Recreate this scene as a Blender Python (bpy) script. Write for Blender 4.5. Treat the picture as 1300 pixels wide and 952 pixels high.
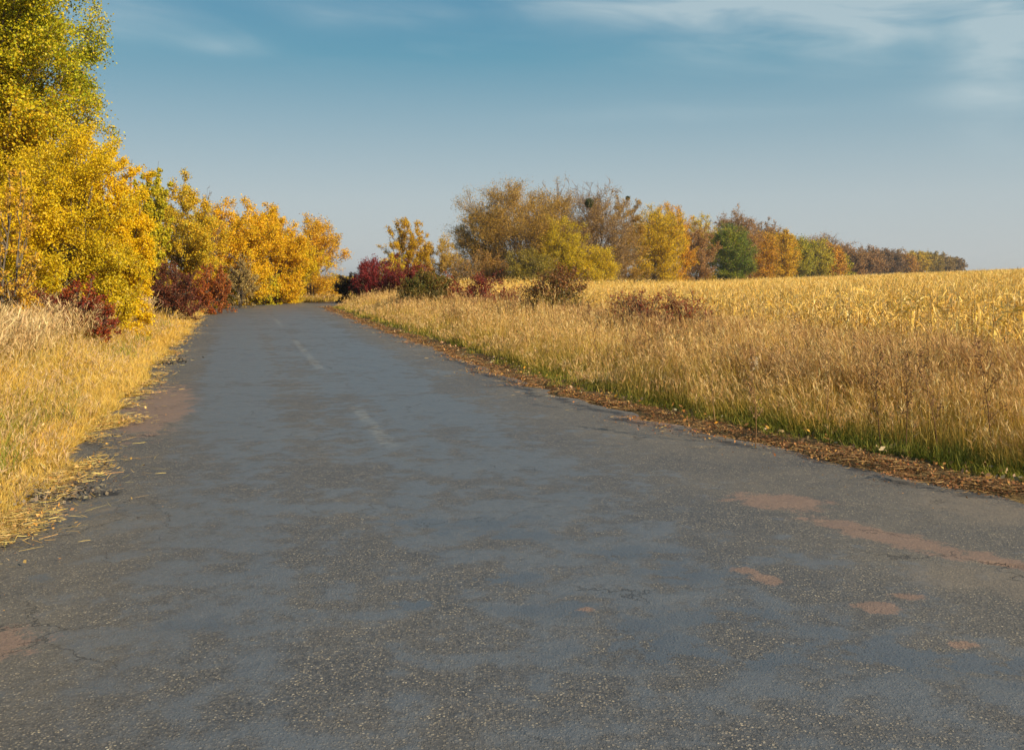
import bpy, math, random
import numpy as np

# ------------------------------------------------------------------ clear
for o in list(bpy.data.objects): bpy.data.objects.remove(o)
scene = bpy.context.scene
COL = scene.collection
R = math.radians

# ------------------------------------------------------------------ camera
CAM_H = 1.75
F = 1200.0            # focal length in photo pixels (photo is 1300 wide)
HZ = 350.0            # horizon row in the photo
cam = bpy.data.cameras.new('camera'); camo = bpy.data.objects.new('camera', cam)
COL.objects.link(camo); scene.camera = camo
cam.sensor_width = 36; cam.lens = 36*F/1300.0
cam.shift_y = -(476-HZ)/1300.0
camo.location = (0, 0, CAM_H); camo.rotation_euler = (R(90), 0, 0)
cam.clip_start = .1; cam.clip_end = 12000

# ------------------------------------------------------------------ light
SUN_EL, SUN_AZ = 25.0, 128.0      # azimuth clockwise from +Y (view direction)
sun = bpy.data.lights.new('sun', 'SUN'); suno = bpy.data.objects.new('sun', sun)
COL.objects.link(suno)
sun.energy = 5.0; sun.angle = R(.55); sun.color = (1, .84, .60)
suno.rotation_euler = (R(90-SUN_EL), 0, R(180-SUN_AZ))
scene.view_settings.view_transform = 'Standard'
scene.view_settings.look = 'None'
scene.view_settings.exposure = 0.58
scene.cycles.max_bounces = 4; scene.cycles.diffuse_bounces = 3; scene.cycles.glossy_bounces = 2; scene.cycles.transmission_bounces = 3; scene.cycles.transparent_max_bounces = 2
scene.cycles.caustics_reflective = False; scene.cycles.caustics_refractive = False
scene.view_settings.gamma = 1.0
scene.view_settings.use_curve_mapping = False
scene.render.resolution_x = 1024; scene.render.resolution_y = 749

# ------------------------------------------------------------------ node helper
class NT:
    def __init__(s, nt): s.nt = nt; nt.nodes.clear()
    def n(s, typ, ins=None, **props):
        nd = s.nt.nodes.new(typ)
        for k, v in props.items(): setattr(nd, k, v)
        for k, v in (ins or {}).items():
            sock = nd.inputs[k]
            if isinstance(v, bpy.types.NodeSocket): s.nt.links.new(v, sock)
            else: sock.default_value = v
        return nd
    def m(s, op, a, b=None, c=None, clamp=False):
        ins = {0: a}
        if b is not None: ins[1] = b
        if c is not None: ins[2] = c
        return s.n('ShaderNodeMath', ins, operation=op, use_clamp=clamp).outputs[0]
    def mix(s, f, a, b, blend='MIX'):
        nd = s.n('ShaderNodeMix', None, data_type='RGBA', blend_type=blend)
        for k, v in ((0, f), (6, a), (7, b)):
            if isinstance(v, bpy.types.NodeSocket): s.nt.links.new(v, nd.inputs[k])
            else: nd.inputs[k].default_value = v
        return nd.outputs[2]
    def ramp(s, f, stops):
        nd = s.n('ShaderNodeValToRGB', {0: f}); cr = nd.color_ramp
        while len(cr.elements) < len(stops): cr.elements.new(.5)
        for e, (p, c) in zip(cr.elements, stops):
            e.position = p; e.color = c if len(c) == 4 else (*c, 1)
        return nd.outputs[0]
    def sm(s, v, a, b):
        return s.n('ShaderNodeMapRange', {0: v, 1: a, 2: b, 3: 0., 4: 1.}, interpolation_type='SMOOTHSTEP').outputs[0]

# ------------------------------------------------------------------ world
w = bpy.data.worlds.new('World'); scene.world = w; w.use_nodes = True
T = NT(w.node_tree)
sky = T.n('ShaderNodeTexSky', sky_type='NISHITA', sun_disc=False)
sky.sun_elevation = R(SUN_EL); sky.sun_rotation = R(SUN_AZ)
sky.dust_density = 2.5; sky.air_density = 1.0; sky.ozone_density = 2.0
bgA = T.n('ShaderNodeBackground', {0: sky.outputs[0], 1: .085})
tc = T.n('ShaderNodeTexCoord'); sep = T.n('ShaderNodeSeparateXYZ', {0: tc.outputs['Generated']})
sx, sy, sz = sep.outputs
el = T.m('ARCSINE', sz); az = T.m('ARCTAN2', sx, sy)
grad = T.ramp(T.m('DIVIDE', el, 1.5708), [
    (0.0, (.365, .385, .385)), (.05, (.305, .355, .375)), (.10, (.185, .280, .330)),
    (.145, (.080, .212, .285)), (.18, (.055, .180, .270)), (.35, (.05, .15, .28)), (1, (.045, .12, .25))])
def gauss(a0, e0, sa, se):
    u = T.m('DIVIDE', T.m('SUBTRACT', az, a0), sa); v = T.m('DIVIDE', T.m('SUBTRACT', el, e0), se)
    return T.m('EXPONENT', T.m('MULTIPLY', T.m('ADD', T.m('MULTIPLY', u, u), T.m('MULTIPLY', v, v)), -1.0))
def pa(px, py): return (math.atan((px-650)/F), math.atan((HZ-py)/math.hypot(F, px-650)))
blobs = None
for px, py, wx, wy, st in ((1060, 30, 200, 34, 1.1), (1270, 55, 55, 70, 1.3), (900, 12, 110, 16, .9), (1010, 55, 110, 9, .75),
                           (790, 5, 150, 10, .8), (130, 22, 110, 22, .6), (410, 20, 60, 13, .55), (285, 58, 45, 9, .5),
                           (1250, 120, 90, 11, .5), (860, 145, 150, 8, .3), (520, 18, 60, 9, .6), (1230,-60,300,60,.8), (400,-80,300,40,.7)):
    a0, e0 = pa(px, py); a1, e1 = pa(px+wx, py-wy)
    g = T.m('MULTIPLY', gauss(a0, e0, abs(a1-a0)*1.15, max(wy/F*1.35, .006)), st)
    blobs = g if blobs is None else T.m('ADD', blobs, g)
cv = T.n('ShaderNodeCombineXYZ', {0: T.m('MULTIPLY', az, 6.0), 1: T.m('MULTIPLY', T.m('ADD', el, T.m('MULTIPLY', az, .08)), 30.0), 2: 0.0})
cn = T.n('ShaderNodeTexNoise', {'Vector': cv.outputs[0], 'Scale': 1.0, 'Detail': 8.0, 'Roughness': .52, 'Distortion': .5})
cm = T.m('MULTIPLY', T.sm(cn.outputs[0], .10, .90), blobs, clamp=True)
hi = T.m('MULTIPLY', T.sm(el, .1, .5), T.m('MULTIPLY', T.sm(cn.outputs[0], .5, .8), .35))
cm = T.m('MINIMUM', T.m('ADD', cm, hi), .95)
skyc = T.mix(T.m('MULTIPLY', cm, .82), grad, (.335, .405, .425, 1))
bgB = T.n('ShaderNodeBackground', {0: skyc, 1: 1.04})
ms = T.n('ShaderNodeMixShader', {0: .9, 1: bgA.outputs[0], 2: bgB.outputs[0]})
T.n('ShaderNodeOutputWorld', {0: ms.outputs[0]})

# ------------------------------------------------------------------ materials
def new_mat(name):
    m = bpy.data.materials.new(name); m.use_nodes = True
    return m, NT(m.node_tree)

def foliage_mat(name, trans=.35, rough=.55, spec=.25, tint=(1.0, 1.0, .8, 1)):
    m, t = new_mat(name)
    a = t.n('ShaderNodeVertexColor', layer_name='Col')
    p = t.n('ShaderNodeBsdfPrincipled', {'Base Color': a.outputs[0], 'Roughness': rough, 'Specular IOR Level': spec})
    c = t.mix(1.0, a.outputs[0], tint, 'MULTIPLY')
    tr = t.n('ShaderNodeBsdfTranslucent', {0: c})
    ms = t.n('ShaderNodeMixShader', {0: trans, 1: p.outputs[0], 2: tr.outputs[0]})
    t.n('ShaderNodeOutputMaterial', {0: ms.outputs[0]})
    return m
M_LEAF = foliage_mat('tree_leaf', .4, .5, .3)
M_GRASS = foliage_mat('dry_grass', .3, .6, .2)
M_CORN = foliage_mat('dry_corn', .25, .42, .35)
M_LITTER = foliage_mat('litter', .08, .75, .15)

M_BARK, t = new_mat('bark')
nz = t.n('ShaderNodeTexNoise', {'Scale': 9.0, 'Detail': 6.0})
c = t.ramp(nz.outputs[0], [(.3, (.05, .038, .028)), (.55, (.12, .095, .07)), (.8, (.22, .19, .15))])
bp = t.n('ShaderNodeBump', {'Strength': .6, 'Distance': .03, 'Height': nz.outputs[0]})
p = t.n('ShaderNodeBsdfPrincipled', {'Base Color': c, 'Roughness': .9, 'Normal': bp.outputs[0]})
t.n('ShaderNodeOutputMaterial', {0: p.outputs[0]})

M_GROUND, t = new_mat('verge_soil')
g = t.n('ShaderNodeNewGeometry')
n1 = t.n('ShaderNodeTexNoise', {'Vector': g.outputs['Position'], 'Scale': 1.3, 'Detail': 8.0, 'Roughness': .65})
n2 = t.n('ShaderNodeTexNoise', {'Vector': g.outputs['Position'], 'Scale': 34.0, 'Detail': 5.0, 'Roughness': .7})
c1 = t.ramp(n1.outputs[0], [(.3, (.10, .075, .035)), (.5, (.19, .125, .05)), (.7, (.30, .20, .08))])
c2 = t.ramp(n2.outputs[0], [(.35, (.35, .3, .25)), (.6, (1, 1, 1)), (.75, (1.5, 1.35, 1.1))])
c = t.mix(.85, c1, c2, 'MULTIPLY')
bp = t.n('ShaderNodeBump', {'Strength': .9, 'Distance': .03, 'Height': n2.outputs[0]})
p = t.n('ShaderNodeBsdfPrincipled', {'Base Color': c, 'Roughness': .95, 'Specular IOR Level': .15, 'Normal': bp.outputs[0]})
t.n('ShaderNodeOutputMaterial', {0: p.outputs[0]})

# asphalt: chips, bleeding bitumen, clay patches, worn paint (masks are vertex attributes, edges broken by noise)
M_ROAD, t = new_mat('worn_asphalt')
g = t.n('ShaderNodeNewGeometry'); P = g.outputs['Position']
at_ = t.n('ShaderNodeVertexColor', layer_name='Mask'); sp = t.n('ShaderNodeSeparateColor', {0: at_.outputs[0]})
a2 = t.n('ShaderNodeVertexColor', layer_name='Mask2'); sp2 = t.n('ShaderNodeSeparateColor', {0: a2.outputs[0]})
clay_m, smooth_m, paint_m = sp.outputs[0], sp.outputs[1], sp.outputs[2]
tan_m, dark_m, track_m = sp2.outputs[0], sp2.outputs[1], sp2.outputs[2]
nb = t.n('ShaderNodeTexNoise', {'Vector': P, 'Scale': .55, 'Detail': 6.0, 'Roughness': .6})
nm = t.n('ShaderNodeTexNoise', {'Vector': P, 'Scale': 3.2, 'Detail': 7.0, 'Roughness': .62})
nf = t.n('ShaderNodeTexNoise', {'Vector': P, 'Scale': 55.0, 'Detail': 4.0, 'Roughness': .7})
warp = t.n('ShaderNodeVectorMath', {0: P, 1: t.n('ShaderNodeVectorMath', {0: nf.outputs['Color'], 'Scale': .012}, operation='SCALE').outputs[0]}, operation='ADD').outputs[0]
v1 = t.n('ShaderNodeTexVoronoi', {'Vector': warp, 'Scale': 66.0, 'Randomness': 1.0})
v2 = t.n('ShaderNodeTexVoronoi', {'Vector': warp, 'Scale': 135.0, 'Randomness': 1.0})
crnd = t.n('ShaderNodeSeparateColor', {0: v1.outputs['Color']})
crnd2 = t.n('ShaderNodeSeparateColor', {0: v2.outputs['Color']})
# chip presence: random cell subset, radius limited
chip1 = t.m('MULTIPLY', t.m('SUBTRACT', 1.0, t.sm(v1.outputs['Distance'], .26, .44)), t.sm(crnd.outputs[0], .28, .34))
chip2 = t.m('MULTIPLY', t.m('SUBTRACT', 1.0, t.sm(v2.outputs['Distance'], .30, .5)), t.sm(crnd2.outputs[0], .45, .5))
chipc = t.ramp(crnd.outputs[1], [(0, (.055, .052, .048)), (.25, (.16, .14, .11)), (.55, (.30, .25, .17)), (.85, (.48, .39, .25)), (1, (.62, .53, .38))])
chipc2 = t.ramp(crnd2.outputs[1], [(0, (.05, .05, .05)), (.5, (.16, .14, .11)), (1, (.36, .29, .2))])
bit = t.ramp(nf.outputs[0], [(.35, (.034, .032, .030)), (.55, (.088, .083, .075)), (.75, (.20, .18, .15))])
nm2 = t.n('ShaderNodeTexNoise', {'Vector': t.n('ShaderNodeVectorMath', {0: P, 1: (11.3, 4.1, 0)}, operation='ADD').outputs[0], 'Scale': 7.5, 'Detail': 5.0, 'Roughness': .65})
bleed = t.sm(t.m('ADD', t.m('ADD', t.m('MULTIPLY', nm.outputs[0], .7), t.m('MULTIPLY', nm2.outputs[0], .35)), t.m('ADD', t.m('MULTIPLY', track_m, .30), t.m('MULTIPLY', t.m('SUBTRACT', nb.outputs[0], .5), .7))), .61, .79)
rag = t.m('ADD', t.m('MULTIPLY', t.m('SUBTRACT', nm.outputs[0], .5), 1.3), t.m('ADD', t.m('MULTIPLY', t.m('SUBTRACT', nm2.outputs[0], .5), 1.2), t.m('MULTIPLY', t.m('SUBTRACT', nf.outputs[0], .5), .5)))
sm_b = t.m('MULTIPLY', t.sm(t.m('ADD', t.m('MULTIPLY', smooth_m, .92), t.m('MULTIPLY', rag, 2.0)), .55, .85), .9)
smk = t.m('MAXIMUM', t.m('MULTIPLY', bleed, .85), sm_b)
smf = t.m('SUBTRACT', 1.0, smk)
smf = t.m('MULTIPLY', smf, t.m('ADD', .30, t.m('MULTIPLY', t.sm(nm2.outputs[0], .38, .62), .70)))
col = t.mix(t.m('MULTIPLY', chip2, t.m('ADD', t.m('MULTIPLY', smf, .65), .30)), bit, chipc2)
col = t.mix(t.m('MULTIPLY', chip1, t.m('ADD', t.m('MULTIPLY', smf, .86), .12)), col, chipc)
# broad dust staining (brownish on the right / edges)
dust = t.m('MULTIPLY', t.m('SUBTRACT', 1.0, track_m), t.sm(nb.outputs[0], .35, .7))
col = t.mix(t.m('MULTIPLY', dust, .46), col, (.215, .178, .122, 1))
bluec = t.mix(t.m('MULTIPLY', smk, .6), col, (.130, .145, .157, 1))  # bleeding bitumen, its bluish colour lightened to include painted lane sheen
bluec = t.mix(t.m('MULTIPLY', sm_b, .6), bluec, (.070, .080, .090, 1))
col = t.mix(t.m('MULTIPLY', track_m, t.m('ADD', .03, t.m('MULTIPLY', nm.outputs[0], .16))), bluec, (.150, .160, .168, 1))  # sky sheen painted into the wheel tracks as a lighter blue-grey
pm = t.m('MULTIPLY', t.m('MULTIPLY', paint_m, t.sm(nm2.outputs[0], .38, .60)), .22)
col = t.mix(pm, col, (.42, .39, .31, 1))
edgeN = t.m('MULTIPLY', t.m('SUBTRACT', nm.outputs[0], .5), 1.3)
edgeF = t.m('MULTIPLY', t.m('SUBTRACT', nf.outputs[0], .5), .5)
tanm = t.sm(t.m('ADD', t.m('ADD', tan_m, edgeN), edgeF), .35, .75)
col = t.mix(t.m('MULTIPLY', tanm, .7), col, t.ramp(nf.outputs[0], [(.3, (.13, .105, .075)), (.7, (.23, .185, .13))]))
claym = t.sm(t.m('ADD', t.m('ADD', clay_m, t.m('MULTIPLY', rag, .95)), edgeF), .48, .70)
col = t.mix(t.m('MULTIPLY', claym, .80), col, t.ramp(nf.outputs[0], [(.3, (.18, .11, .072)), (.7, (.29, .185, .125))]))
darkm = t.sm(t.m('ADD', dark_m, t.m('MULTIPLY', edgeN, .8)), .4, .6)
col = t.mix(t.m('MULTIPLY', darkm, .85), col, (.028, .024, .02, 1))
# fine cracks
vc = t.n('ShaderNodeTexVoronoi', {'Vector': t.n('ShaderNodeVectorMath', {0: P, 1: t.n('ShaderNodeVectorMath', {0: nm.outputs['Color'], 'Scale': .5}, operation='SCALE').outputs[0]}, operation='ADD').outputs[0], 'Scale': 1.1}, feature='DISTANCE_TO_EDGE')
crack = t.m('MULTIPLY', t.m('SUBTRACT', 1.0, t.sm(vc.outputs[0], .002, .010)), t.sm(nb.outputs[0], .52, .62))
col = t.mix(t.m('MULTIPLY', crack, .6), col, (.02, .018, .016, 1))
flat = t.m('MAXIMUM', claym, t.m('MAXIMUM', tanm, smk))
hgt = t.m('ADD', t.m('MULTIPLY', t.m('ADD', chip1, t.m('MULTIPLY', chip2, .5)), t.m('SUBTRACT', 1.0, t.m('MULTIPLY', flat, .6))), t.m('MULTIPLY', nf.outputs[0], .5))
hgt = t.m('SUBTRACT', hgt, t.m('MULTIPLY', crack, 1.5))
bp = t.n('ShaderNodeBump', {'Strength': .75, 'Distance': .005, 'Height': hgt})
bp2 = t.n('ShaderNodeBump', {'Strength': .35, 'Distance': .05, 'Height': nm.outputs[0], 'Normal': bp.outputs[0]})
rough = t.m('SUBTRACT', .66, t.m('MULTIPLY', t.m('MULTIPLY', t.m('MAXIMUM', smk, t.m('MULTIPLY', track_m, .6)), t.m('SUBTRACT', 1.0, claym)), .26))
p = t.n('ShaderNodeBsdfPrincipled', {'Base Color': col, 'Roughness': rough, 'Specular IOR Level': .5, 'Normal': bp2.outputs[0]})
t.n('ShaderNodeOutputMaterial', {0: p.outputs[0]})

# ------------------------------------------------------------------ mesh helpers
def build(name, V, Fq, mat, parent=None, cols=None, attrs=None, smooth=False):
    V = np.ascontiguousarray(V, np.float32); Fq = np.ascontiguousarray(Fq, np.int32)
    me = bpy.data.meshes.new(name)
    k = Fq.shape[1]; nf = len(Fq)
    me.vertices.add(len(V)); me.vertices.foreach_set('co', V.ravel())
    me.loops.add(nf*k); me.loops.foreach_set('vertex_index', Fq.ravel())
    me.polygons.add(nf)
    me.polygons.foreach_set('loop_start', np.arange(0, nf*k, k, dtype=np.int32))
    if smooth: me.polygons.foreach_set('use_smooth', np.ones(nf, bool))
    me.update(calc_edges=True)
    at = dict(attrs or {})
    if cols is not None: at['Col'] = cols
    for an, c in at.items():
        ca = me.color_attributes.new(an, 'FLOAT_COLOR', 'POINT')
        cc = np.ones((len(V), 4), np.float32); cc[:, :3] = np.clip(c, 0, 1)
        ca.data.foreach_set('color', cc.ravel())
    me.materials.append(mat)
    o = bpy.data.objects.new(name, me); COL.objects.link(o)
    if parent is not None: o.parent = parent
    return o

def tag(o, label=None, cat=None, group=None, kind=None):
    if label: o['label'] = label
    if cat: o['category'] = cat
    if group: o['group'] = group
    if kind: o['kind'] = kind
    return o

def empty(name, loc, label, cat, group=None):
    o = bpy.data.objects.new(name, None); COL.objects.link(o); o.location = loc
    o.empty_display_size = .3
    return tag(o, label, cat, group)

class Acc:
    def __init__(s): s.V = []; s.F = []; s.C = []; s.n = 0
    def add(s, V, Fq, C):
        s.V.append(V); s.F.append(Fq+s.n); s.C.append(C); s.n += len(V)
    def get(s): return np.concatenate(s.V), np.concatenate(s.F), np.concatenate(s.C)
    def obj(s, name, mat, parent=None):
        V, Fq, C = s.get(); return build(name, V, Fq, mat, parent, C)

def strips(base, dirv, L, W, bend, side, K=3, prof=None, c0=None, c1=None):
    """N ribbons: base + dirv*L*t + bend*L*t^2, with width vector side*W*prof(t)"""
    N = len(base); ts = np.linspace(0, 1, K+1)
    prof = prof if prof is not None else np.array([1, .9, .65, .12])
    V = np.empty((N, K+1, 2, 3)); C = np.empty((N, K+1, 2, 3))
    L = np.asarray(L).reshape(-1, 1); W = np.asarray(W).reshape(-1, 1)
    for i, tt in enumerate(ts):
        c = base + dirv*L*tt + bend*L*tt*tt
        h = side*W*(.5*prof[i])
        V[:, i, 0] = c-h; V[:, i, 1] = c+h
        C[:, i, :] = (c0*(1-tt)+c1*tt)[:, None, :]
    idx = np.arange(N)[:, None]*(2*(K+1)) + (np.arange(K)*2)[None, :]
    Fq = np.stack([idx, idx+1, idx+3, idx+2], -1).reshape(-1, 4)
    return V.reshape(-1, 3), Fq, C.reshape(-1, 3)

def unit(v): return v/np.maximum(np.linalg.norm(v, axis=-1, keepdims=True), 1e-9)
def rdir(rng, n): return unit(rng.normal(size=(n, 3)))

def quads(rng, P, size, aspect, C, flat=0.0):
    """leaf-sized diamonds"""
    n = len(P); nrm = rdir(rng, n)
    if flat > 0: nrm = unit(nrm*np.array([1-flat, 1-flat, 1]) + np.array([0, 0, flat]))
    a = unit(np.cross(nrm, rdir(rng, n))); b = np.cross(nrm, a)
    s = np.asarray(size).reshape(-1, 1)*.5
    V = np.stack([P-a*s, P+b*s*aspect+nrm*s*.15, P+a*s, P-b*s*aspect+nrm*s*.15], 1).reshape(-1, 3)
    Fq = np.arange(4*n).reshape(-1, 4)
    return V, Fq, np.repeat(C, 4, 0)

def prisms(P0, P1, r0, r1, sides, col):
    P0 = np.array(P0); P1 = np.array(P1); n = len(P0)
    d = unit(P1-P0); ref = np.where(np.abs(d[:, 2:3]) > .95, np.array([[1., 0, 0]]), np.array([[0, 0, 1.]]))
    a = unit(np.cross(d, ref)); b = np.cross(d, a)
    an = np.arange(sides)*2*math.pi/sides
    ring = a[:, None, :]*np.cos(an)[None, :, None] + b[:, None, :]*np.sin(an)[None, :, None]
    V = np.concatenate([P0[:, None]+ring*np.asarray(r0)[:, None, None], P1[:, None]+ring*np.asarray(r1)[:, None, None]], 1)
    i = np.arange(sides); j = (i+1) % sides
    f = np.stack([i, j, j+sides, i+sides], -1)
    Fq = (np.arange(n)[:, None, None]*(2*sides) + f[None]).reshape(-1, 4)
    return V.reshape(-1, 3), Fq, np.tile(np.array(col), (n*2*sides, 1))

def mixcol(rng, pal, n, w=None, jitter=.12, clump=None):
    pal = np.array(pal); k = len(pal)
    if clump is None:
        i = rng.choice(k, n, p=w)
        c = pal[i]
    else:
        u = np.clip(clump, 0, .9999)*(k-1); i = u.astype(int); f = (u-i)[:, None]
        c = pal[i]*(1-f)+pal[i+1]*f
    return c*(1+rng.normal(size=(n, 1))*jitter)*(1+rng.normal(size=(n, 3))*jitter*.35)

# smooth value noise in numpy
_rt = np.random.default_rng(5).random((64, 64))
def vnoise(x, y):
    xi = np.floor(x).astype(int); yi = np.floor(y).astype(int); fx = x-xi; fy = y-yi
    fx = fx*fx*(3-2*fx); fy = fy*fy*(3-2*fy)
    g = lambda a, b: _rt[a % 64, b % 64]
    return (g(xi, yi)*(1-fx)+g(xi+1, yi)*fx)*(1-fy)+(g(xi, yi+1)*(1-fx)+g(xi+1, yi+1)*fx)*fy
def fbm(x, y, o=4):
    s = 0; a = .5; tot = 0
    for k in range(o):
        s = s + a*vnoise(x*2**k+17*k, y*2**k+9*k); tot += a; a *= .5
    return s/tot
def sstep(x, a, b):
    u = np.clip((x-a)/(b-a), 0, 1); return u*u*(3-2*u)

# ------------------------------------------------------------------ road frame and terrain
HW = 2.95
D1 = np.array([-.2803, .9599]); R1 = np.array([.9599, .2803])
S0 = np.array([1.58, 0.0]); SB = 51.5                # straight start, length to the bend
S1 = S0 + D1*SB
RR = 10.5; CC = S1 + R1*RR; TURN = R(46)
def rot(v, a): return np.array([v[0]*math.cos(a)-v[1]*math.sin(a), v[0]*math.sin(a)+v[1]*math.cos(a)])
D2 = rot(D1, -TURN); R2 = rot(R1, -TURN); E2 = CC - R2*RR
ARC = RR*TURN
def road_pt(s, lat):
    s = np.asarray(s, float); lat = np.asarray(lat, float)
    s, lat = np.broadcast_arrays(s, lat)
    p = S0 + s[..., None]*D1 + lat[..., None]*R1
    a = np.clip((s-SB)/RR, 0, TURN)
    r = np.stack([R1[0]*np.cos(a)+R1[1]*np.sin(a), -R1[0]*np.sin(a)+R1[1]*np.cos(a)], -1)
    pa_ = CC - r*(RR-lat)[..., None]
    pe = E2 + (s-SB-ARC)[..., None]*D2 + lat[..., None]*R2
    return np.where((s < SB)[..., None], p, np.where((s < SB+ARC)[..., None], pa_, pe))
def lat_of(X, Y):
    P = np.stack([X, Y], -1)
    u1 = (P-S1) @ D1; u2 = (P-E2) @ D2
    return np.where(u1 < 0, (P-S1) @ R1, np.where(u2 > 0, (P-E2) @ R2, RR-np.linalg.norm(P-CC, axis=-1)))
def widen(Y): return np.clip(14-Y, 0, 9)**2*.028
def right_edge(Y, Yn=None): return HW + widen(Y) + (fbm(Y*1.7, Y*0+3)-.5)*.5
def left_edge(Y): return HW + .9*(1-sstep(Y, 3.5, 7.6)) + (fbm(Y*1.5, Y*0+11)-.5)*.55

def terr(X, Y):
    X = np.asarray(X, float); Y = np.asarray(Y, float)
    l = lat_of(X, Y)
    w_ = np.maximum(sstep(l, 6, 16), sstep(Y, 62, 115)*sstep(l, -60, -10))
    raw = .03*(np.clip(X, -200, 300)-.27*np.clip(Y, -50, 700))
    raw = np.clip(raw, -2.0, 4.5)
    z = raw*w_ - .38*sstep(l, 4.5, 9.5)*(1-sstep(l, 14, 60))
    er = l-right_edge(Y); elf = -l-left_edge(Y)
    out = np.maximum(er, elf)
    z += -.06 + .075*sstep(out, -.05, .5) + .03*sstep(out, .3, 3)*(fbm(X*.8, Y*.8)-.2)*2
    z += .22*sstep(elf, .5, 3.5)
    return z

def axis(lo, hi, n, k, c=0.0):
    u = np.linspace(math.asinh((lo-c)/k), math.asinh((hi-c)/k), n); return c+np.sinh(u)*k
gx = axis(-3500, 3500, 420, 5.0); gy = axis(-900, 7000, 420, 9.0, 8.0)
GX, GY = np.meshgrid(gx, gy, indexing='ij')
GZ = terr(GX, GY)
n0, n1_ = GX.shape
ii = (np.arange(n0-1)[:, None]*n1_+np.arange(n1_-1)[None, :])
Fg = np.stack([ii, ii+n1_, ii+n1_+1, ii+1], -1).reshape(-1, 4)
ground = build('ground', np.stack([GX, GY, GZ], -1).reshape(-1, 3), Fg, M_GROUND, smooth=True)
tag(ground, 'straw coloured verge soil and field ground beneath the grass and corn', kind='structure')

# road sheet
ss = [-8.0]
while ss[-1] < 640: ss.append(ss[-1] + max(.05, .0065*max(ss[-1], 0)))
ss = np.array(ss); tt = np.linspace(0, 1, 150)
SS, TT = np.meshgrid(ss, tt, indexing='ij')
pc = road_pt(ss, 0)[:, 1]
le = left_edge(pc)+.03; re = right_edge(pc)+.03
LAT = -le[:, None] + TT*(le+re)[:, None]
RP = road_pt(SS, LAT); X, Y = RP[..., 0], RP[..., 1]
base = (terr(*[a for a in np.moveaxis(road_pt(ss, 0), -1, 0)])+.06)[:, None]
Zr = base + .05*(1-(LAT/HW)**2)*.5 + (fbm(X*.9, Y*.9)-.5)*.022 + (fbm(X*3.1, Y*3.1)-.5)*.008
def ell(cx, cy, hx, hy, ang=0.0):
    c, s = math.cos(R(ang)), math.sin(R(ang))
    u = ((X-cx)*c+(Y-cy)*s)/hx; v = (-(X-cx)*s+(Y-cy)*c)/hy
    return np.clip(1.2-np.sqrt(u*u+v*v)*.62, 0, 1.2)
z0 = np.zeros_like(X)
clay = z0.copy()
for e in ((-4.72, 12.6, .42, 2.4, 16), (2.07, 7.3, .36, .27), (2.55, 6.28, .62, .17, -52), (3.0, 5.8, .35, .13, -50), (1.9, 4.95, .12, .10), (2.13, 5.12, .085, .055),
          (1.46, 5.38, .10, .09), (1.36, 5.55, .07, .05), (2.12, 4.45, .08, .05), (.39, 4.9, .045, .045), (-2.62, 4.35, .32, .38, 10),
          (1.75, 11.4, .45, .75, 20), (-1.2, 25, .5, 2, 16)):
    clay = np.maximum(clay, ell(*e)*(.75 if e[1] > 11 and e[0] > -4 else 1))
smooth = z0.copy()
for e in ((.32, 4.95, .18, .17), (.55, 4.65, .18, .13), (.66, 4.36, .32, .17), (1.0, 4.78, .35, .17), (1.75, 4.3, .5, .18, -10), (.95, 5.5, .25, .20), (1.15, 4.25, .25, .10),
          (.7, 5.9, .3, .12), (-3.25, 7.0, .4, .35), (-1.55, 4.7, .22, .08), (-.35, 6.6, .5, .15), (.05, 6.3, .4, .12), (2.2, 4.2, .4, .12), (-4.7, 10.9, .35, .8, 16),
          (-.1, 5.4, .28, .1), (.1, 4.9, .12, .08), (-.5, 5.0, .14, .09)):
    smooth = np.maximum(smooth, ell(*e))
tan = z0.copy()
for e in ((2.85, 5.3, .55, .32, -30), (3.6, 7.2, .5, .5), (-4.95, 11.2, .3, 1.0, 16), (-3.35, 7.05, .35, .2)):
    tan = np.maximum(tan, ell(*e)*.9)
tan = np.maximum(tan, .55*sstep(-np.abs(LAT-re[:, None]), -.5, 0))
tan = np.maximum(tan, .50*sstep(-np.abs(LAT+le[:, None]), -.3, 0))
dark = z0.copy()
for e in ((-3.28, 7.6, .11, .10), (-3.42, 7.45, .13, .05, 30), (-6.92, 19.2, .22, .55, 16), (-4.3, 10.35, .45, .035, -8), (-5.2, 13.4, .3, .05, 20), (3.35, 5.45, .28, .012, -20), (2.95, 5.75, .22, .012, -28), (-2.66, 4.62, .16, .03, 50),
          (-2.74, 4.45, .04, .10), (1.9, 9.6, .12, .03), (1.35, 10.2, .10, .03)):
    dark = np.maximum(dark, ell(*e))
dark = np.maximum(dark, .52*sstep(-np.abs(LAT-re[:, None]+.25), -.4, 0)*(Y < 20))
paint = z0.copy()
for s0, s1 in ((9.9, 12.9), (18.0, 26.5), (33, 39)):
    paint = np.maximum(paint, sstep(-np.abs(LAT+.02), -.085, -.06)*sstep(SS, s0-.2, s0+.2)*(1-sstep(SS, s1-.2, s1+.2)))
track = .15 + .85*(np.exp(-((LAT+1.55)/.62)**2)+np.exp(-((LAT-.95)/.85)**2)+.5*np.exp(-((LAT+.3)/.7)**2))
track = np.clip(track*sstep(-np.abs(LAT), -HW, -2.0), 0, 1)
track = track*(.62+.76*fbm(LAT*2.6, SS*.16, 4))
fade = sstep(Y, 3, 18)
track = np.clip(track*(.72+.4*fade), 0, 1)  # tracks strengthen with distance, and the painted sheen with them
Zr = Zr - .035*np.clip(dark, 0, 1)*(dark > .55) - .01*np.clip(smooth, 0, 1)
Vr = np.stack([X, Y, Zr+.004], -1).reshape(-1, 3)
n0, n1_ = X.shape
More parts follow.
